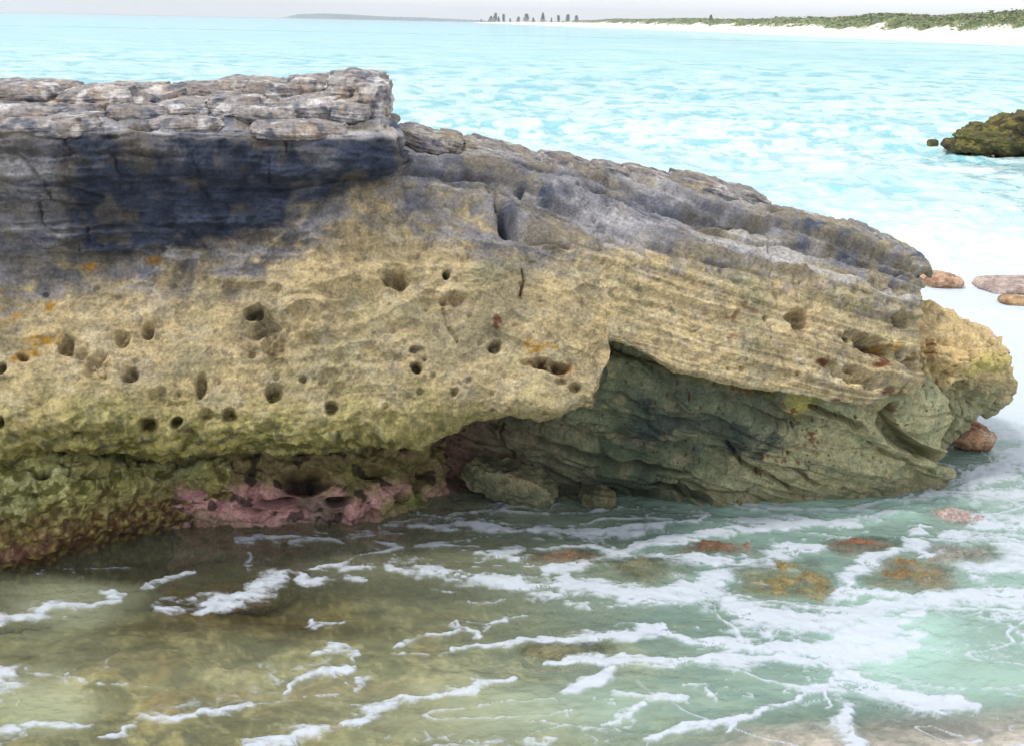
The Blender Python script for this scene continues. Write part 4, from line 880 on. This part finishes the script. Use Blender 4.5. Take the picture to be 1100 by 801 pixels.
for i, (tx, hp, lb) in enumerate(trees):
    dist = np.interp(tx, [505, 560, 620, 700, 800], [1500, 1080, 800, 580, 430]) 
    b = gd(tx, dist); b[2] = .6 + np.interp(tx, [505, 560, 620, 800], [0, .8, 2.2, 3.2]); ht = hp * (.36 + .28 * ((i * 7) % 5) / 4) * dist / FPX
    T = empty('casuarina_tree', b); tag(T, lb, 'tree', 'casuarina trees on the far shore')
    rr = np.random.RandomState(100 + i); lean = rr.normal() * .08
    zs = np.linspace(-.6, ht * .95, 7); ang = np.arange(6) * math.pi / 3
    rad = ht * .022 * (1 - .8 * np.linspace(0, 1, 7))
    tv = np.array([[b[0] + lean * z + r * math.cos(a), b[1] + r * math.sin(a), b[2] + z] for z, r in zip(zs, rad) for a in ang])
    tqd = [[k * 6 + j, k * 6 + (j + 1) % 6, (k + 1) * 6 + (j + 1) % 6, (k + 1) * 6 + j] for k in range(6) for j in range(6)]
    mesh_obj('trunk', tv, tqd, M_bark, T)
    n_ = 900; zz = rr.rand(n_) ** .8 * .85 + .15; cl = np.floor(zz * 6) / 6
    rdd = ht * (.10 + .16 * (1 - zz)) * (0.5 + .9 * rr.rand(n_)) * (1 + .4 * np.sin(cl * 40 + i))
    aa = rr.rand(n_) * 6.283
    cpt = np.stack([b[0] + lean * zz * ht + rdd * np.cos(aa), b[1] + rdd * np.sin(aa), b[2] + zz * ht], 1)
    tri = (cpt[:, None, :] + (rr.rand(n_, 3, 3) - .5) * ht * np.array([.10, .10, .13])).reshape(-1, 3)
    mesh_obj('crown', tri, np.arange(len(tri)).reshape(-1, 3), M_leaf, T, smooth=False)
# far headland
hx = np.linspace(300, 530, 200); G = []
for x_ in hx:
    b = gd(x_, 3800); hgt = (4 + 11 * math.exp(-((x_ - 350) / 55) ** 2) + 5 * math.exp(-((x_ - 450) / 50) ** 2) + 1.2 * math.sin(x_ * .9)) * min(1, (x_ - 299) / 14)
    G.append([b + [0, 0, -2], b + [0, 20, hgt * .6], b + [0, 80, hgt], b + [0, 300, hgt * .8], b + [0, 500, -2]])
G = np.array(G); hc = np.tile(srgb(96, 116, 122), (G.shape[0] * 5, 1))
ho = mesh_obj('headland', G.reshape(-1, 3), gridq(200, 5), rock_mat('headland', fine=.02, bump=0), None, {'Col': hc, 'wet': np.zeros(len(hc))})
tag(ho, 'faint blue headland low on the horizon left of the beach', 'headland', kind='structure')

# ------------------------------------------------------------------ air
hx0, hx1, hy0, hy1, hz0, hz1 = -11500, 11500, -60, 6200, -6, 60
hv = [(x, y, z) for x in (hx0, hx1) for y in (hy0, hy1) for z in (hz0, hz1)]
hf = [(0, 1, 3, 2), (4, 6, 7, 5), (0, 4, 5, 1), (2, 3, 7, 6), (0, 2, 6, 4), (1, 5, 7, 3)]
hm, t = newmat('haze'); out = nd(t, 'ShaderNodeOutputMaterial'); pv = nd(t, 'ShaderNodeVolumePrincipled')
pv.inputs['Color'].default_value = (.86, .92, 1, 1); pv.inputs['Density'].default_value = .00024; t.links.new(pv.outputs[0], out.inputs['Volume'])
hz = mesh_obj('haze', hv, hf, hm, None, None, smooth=False); tag(hz, 'thin pale sea haze over the bay', 'haze', kind='stuff')
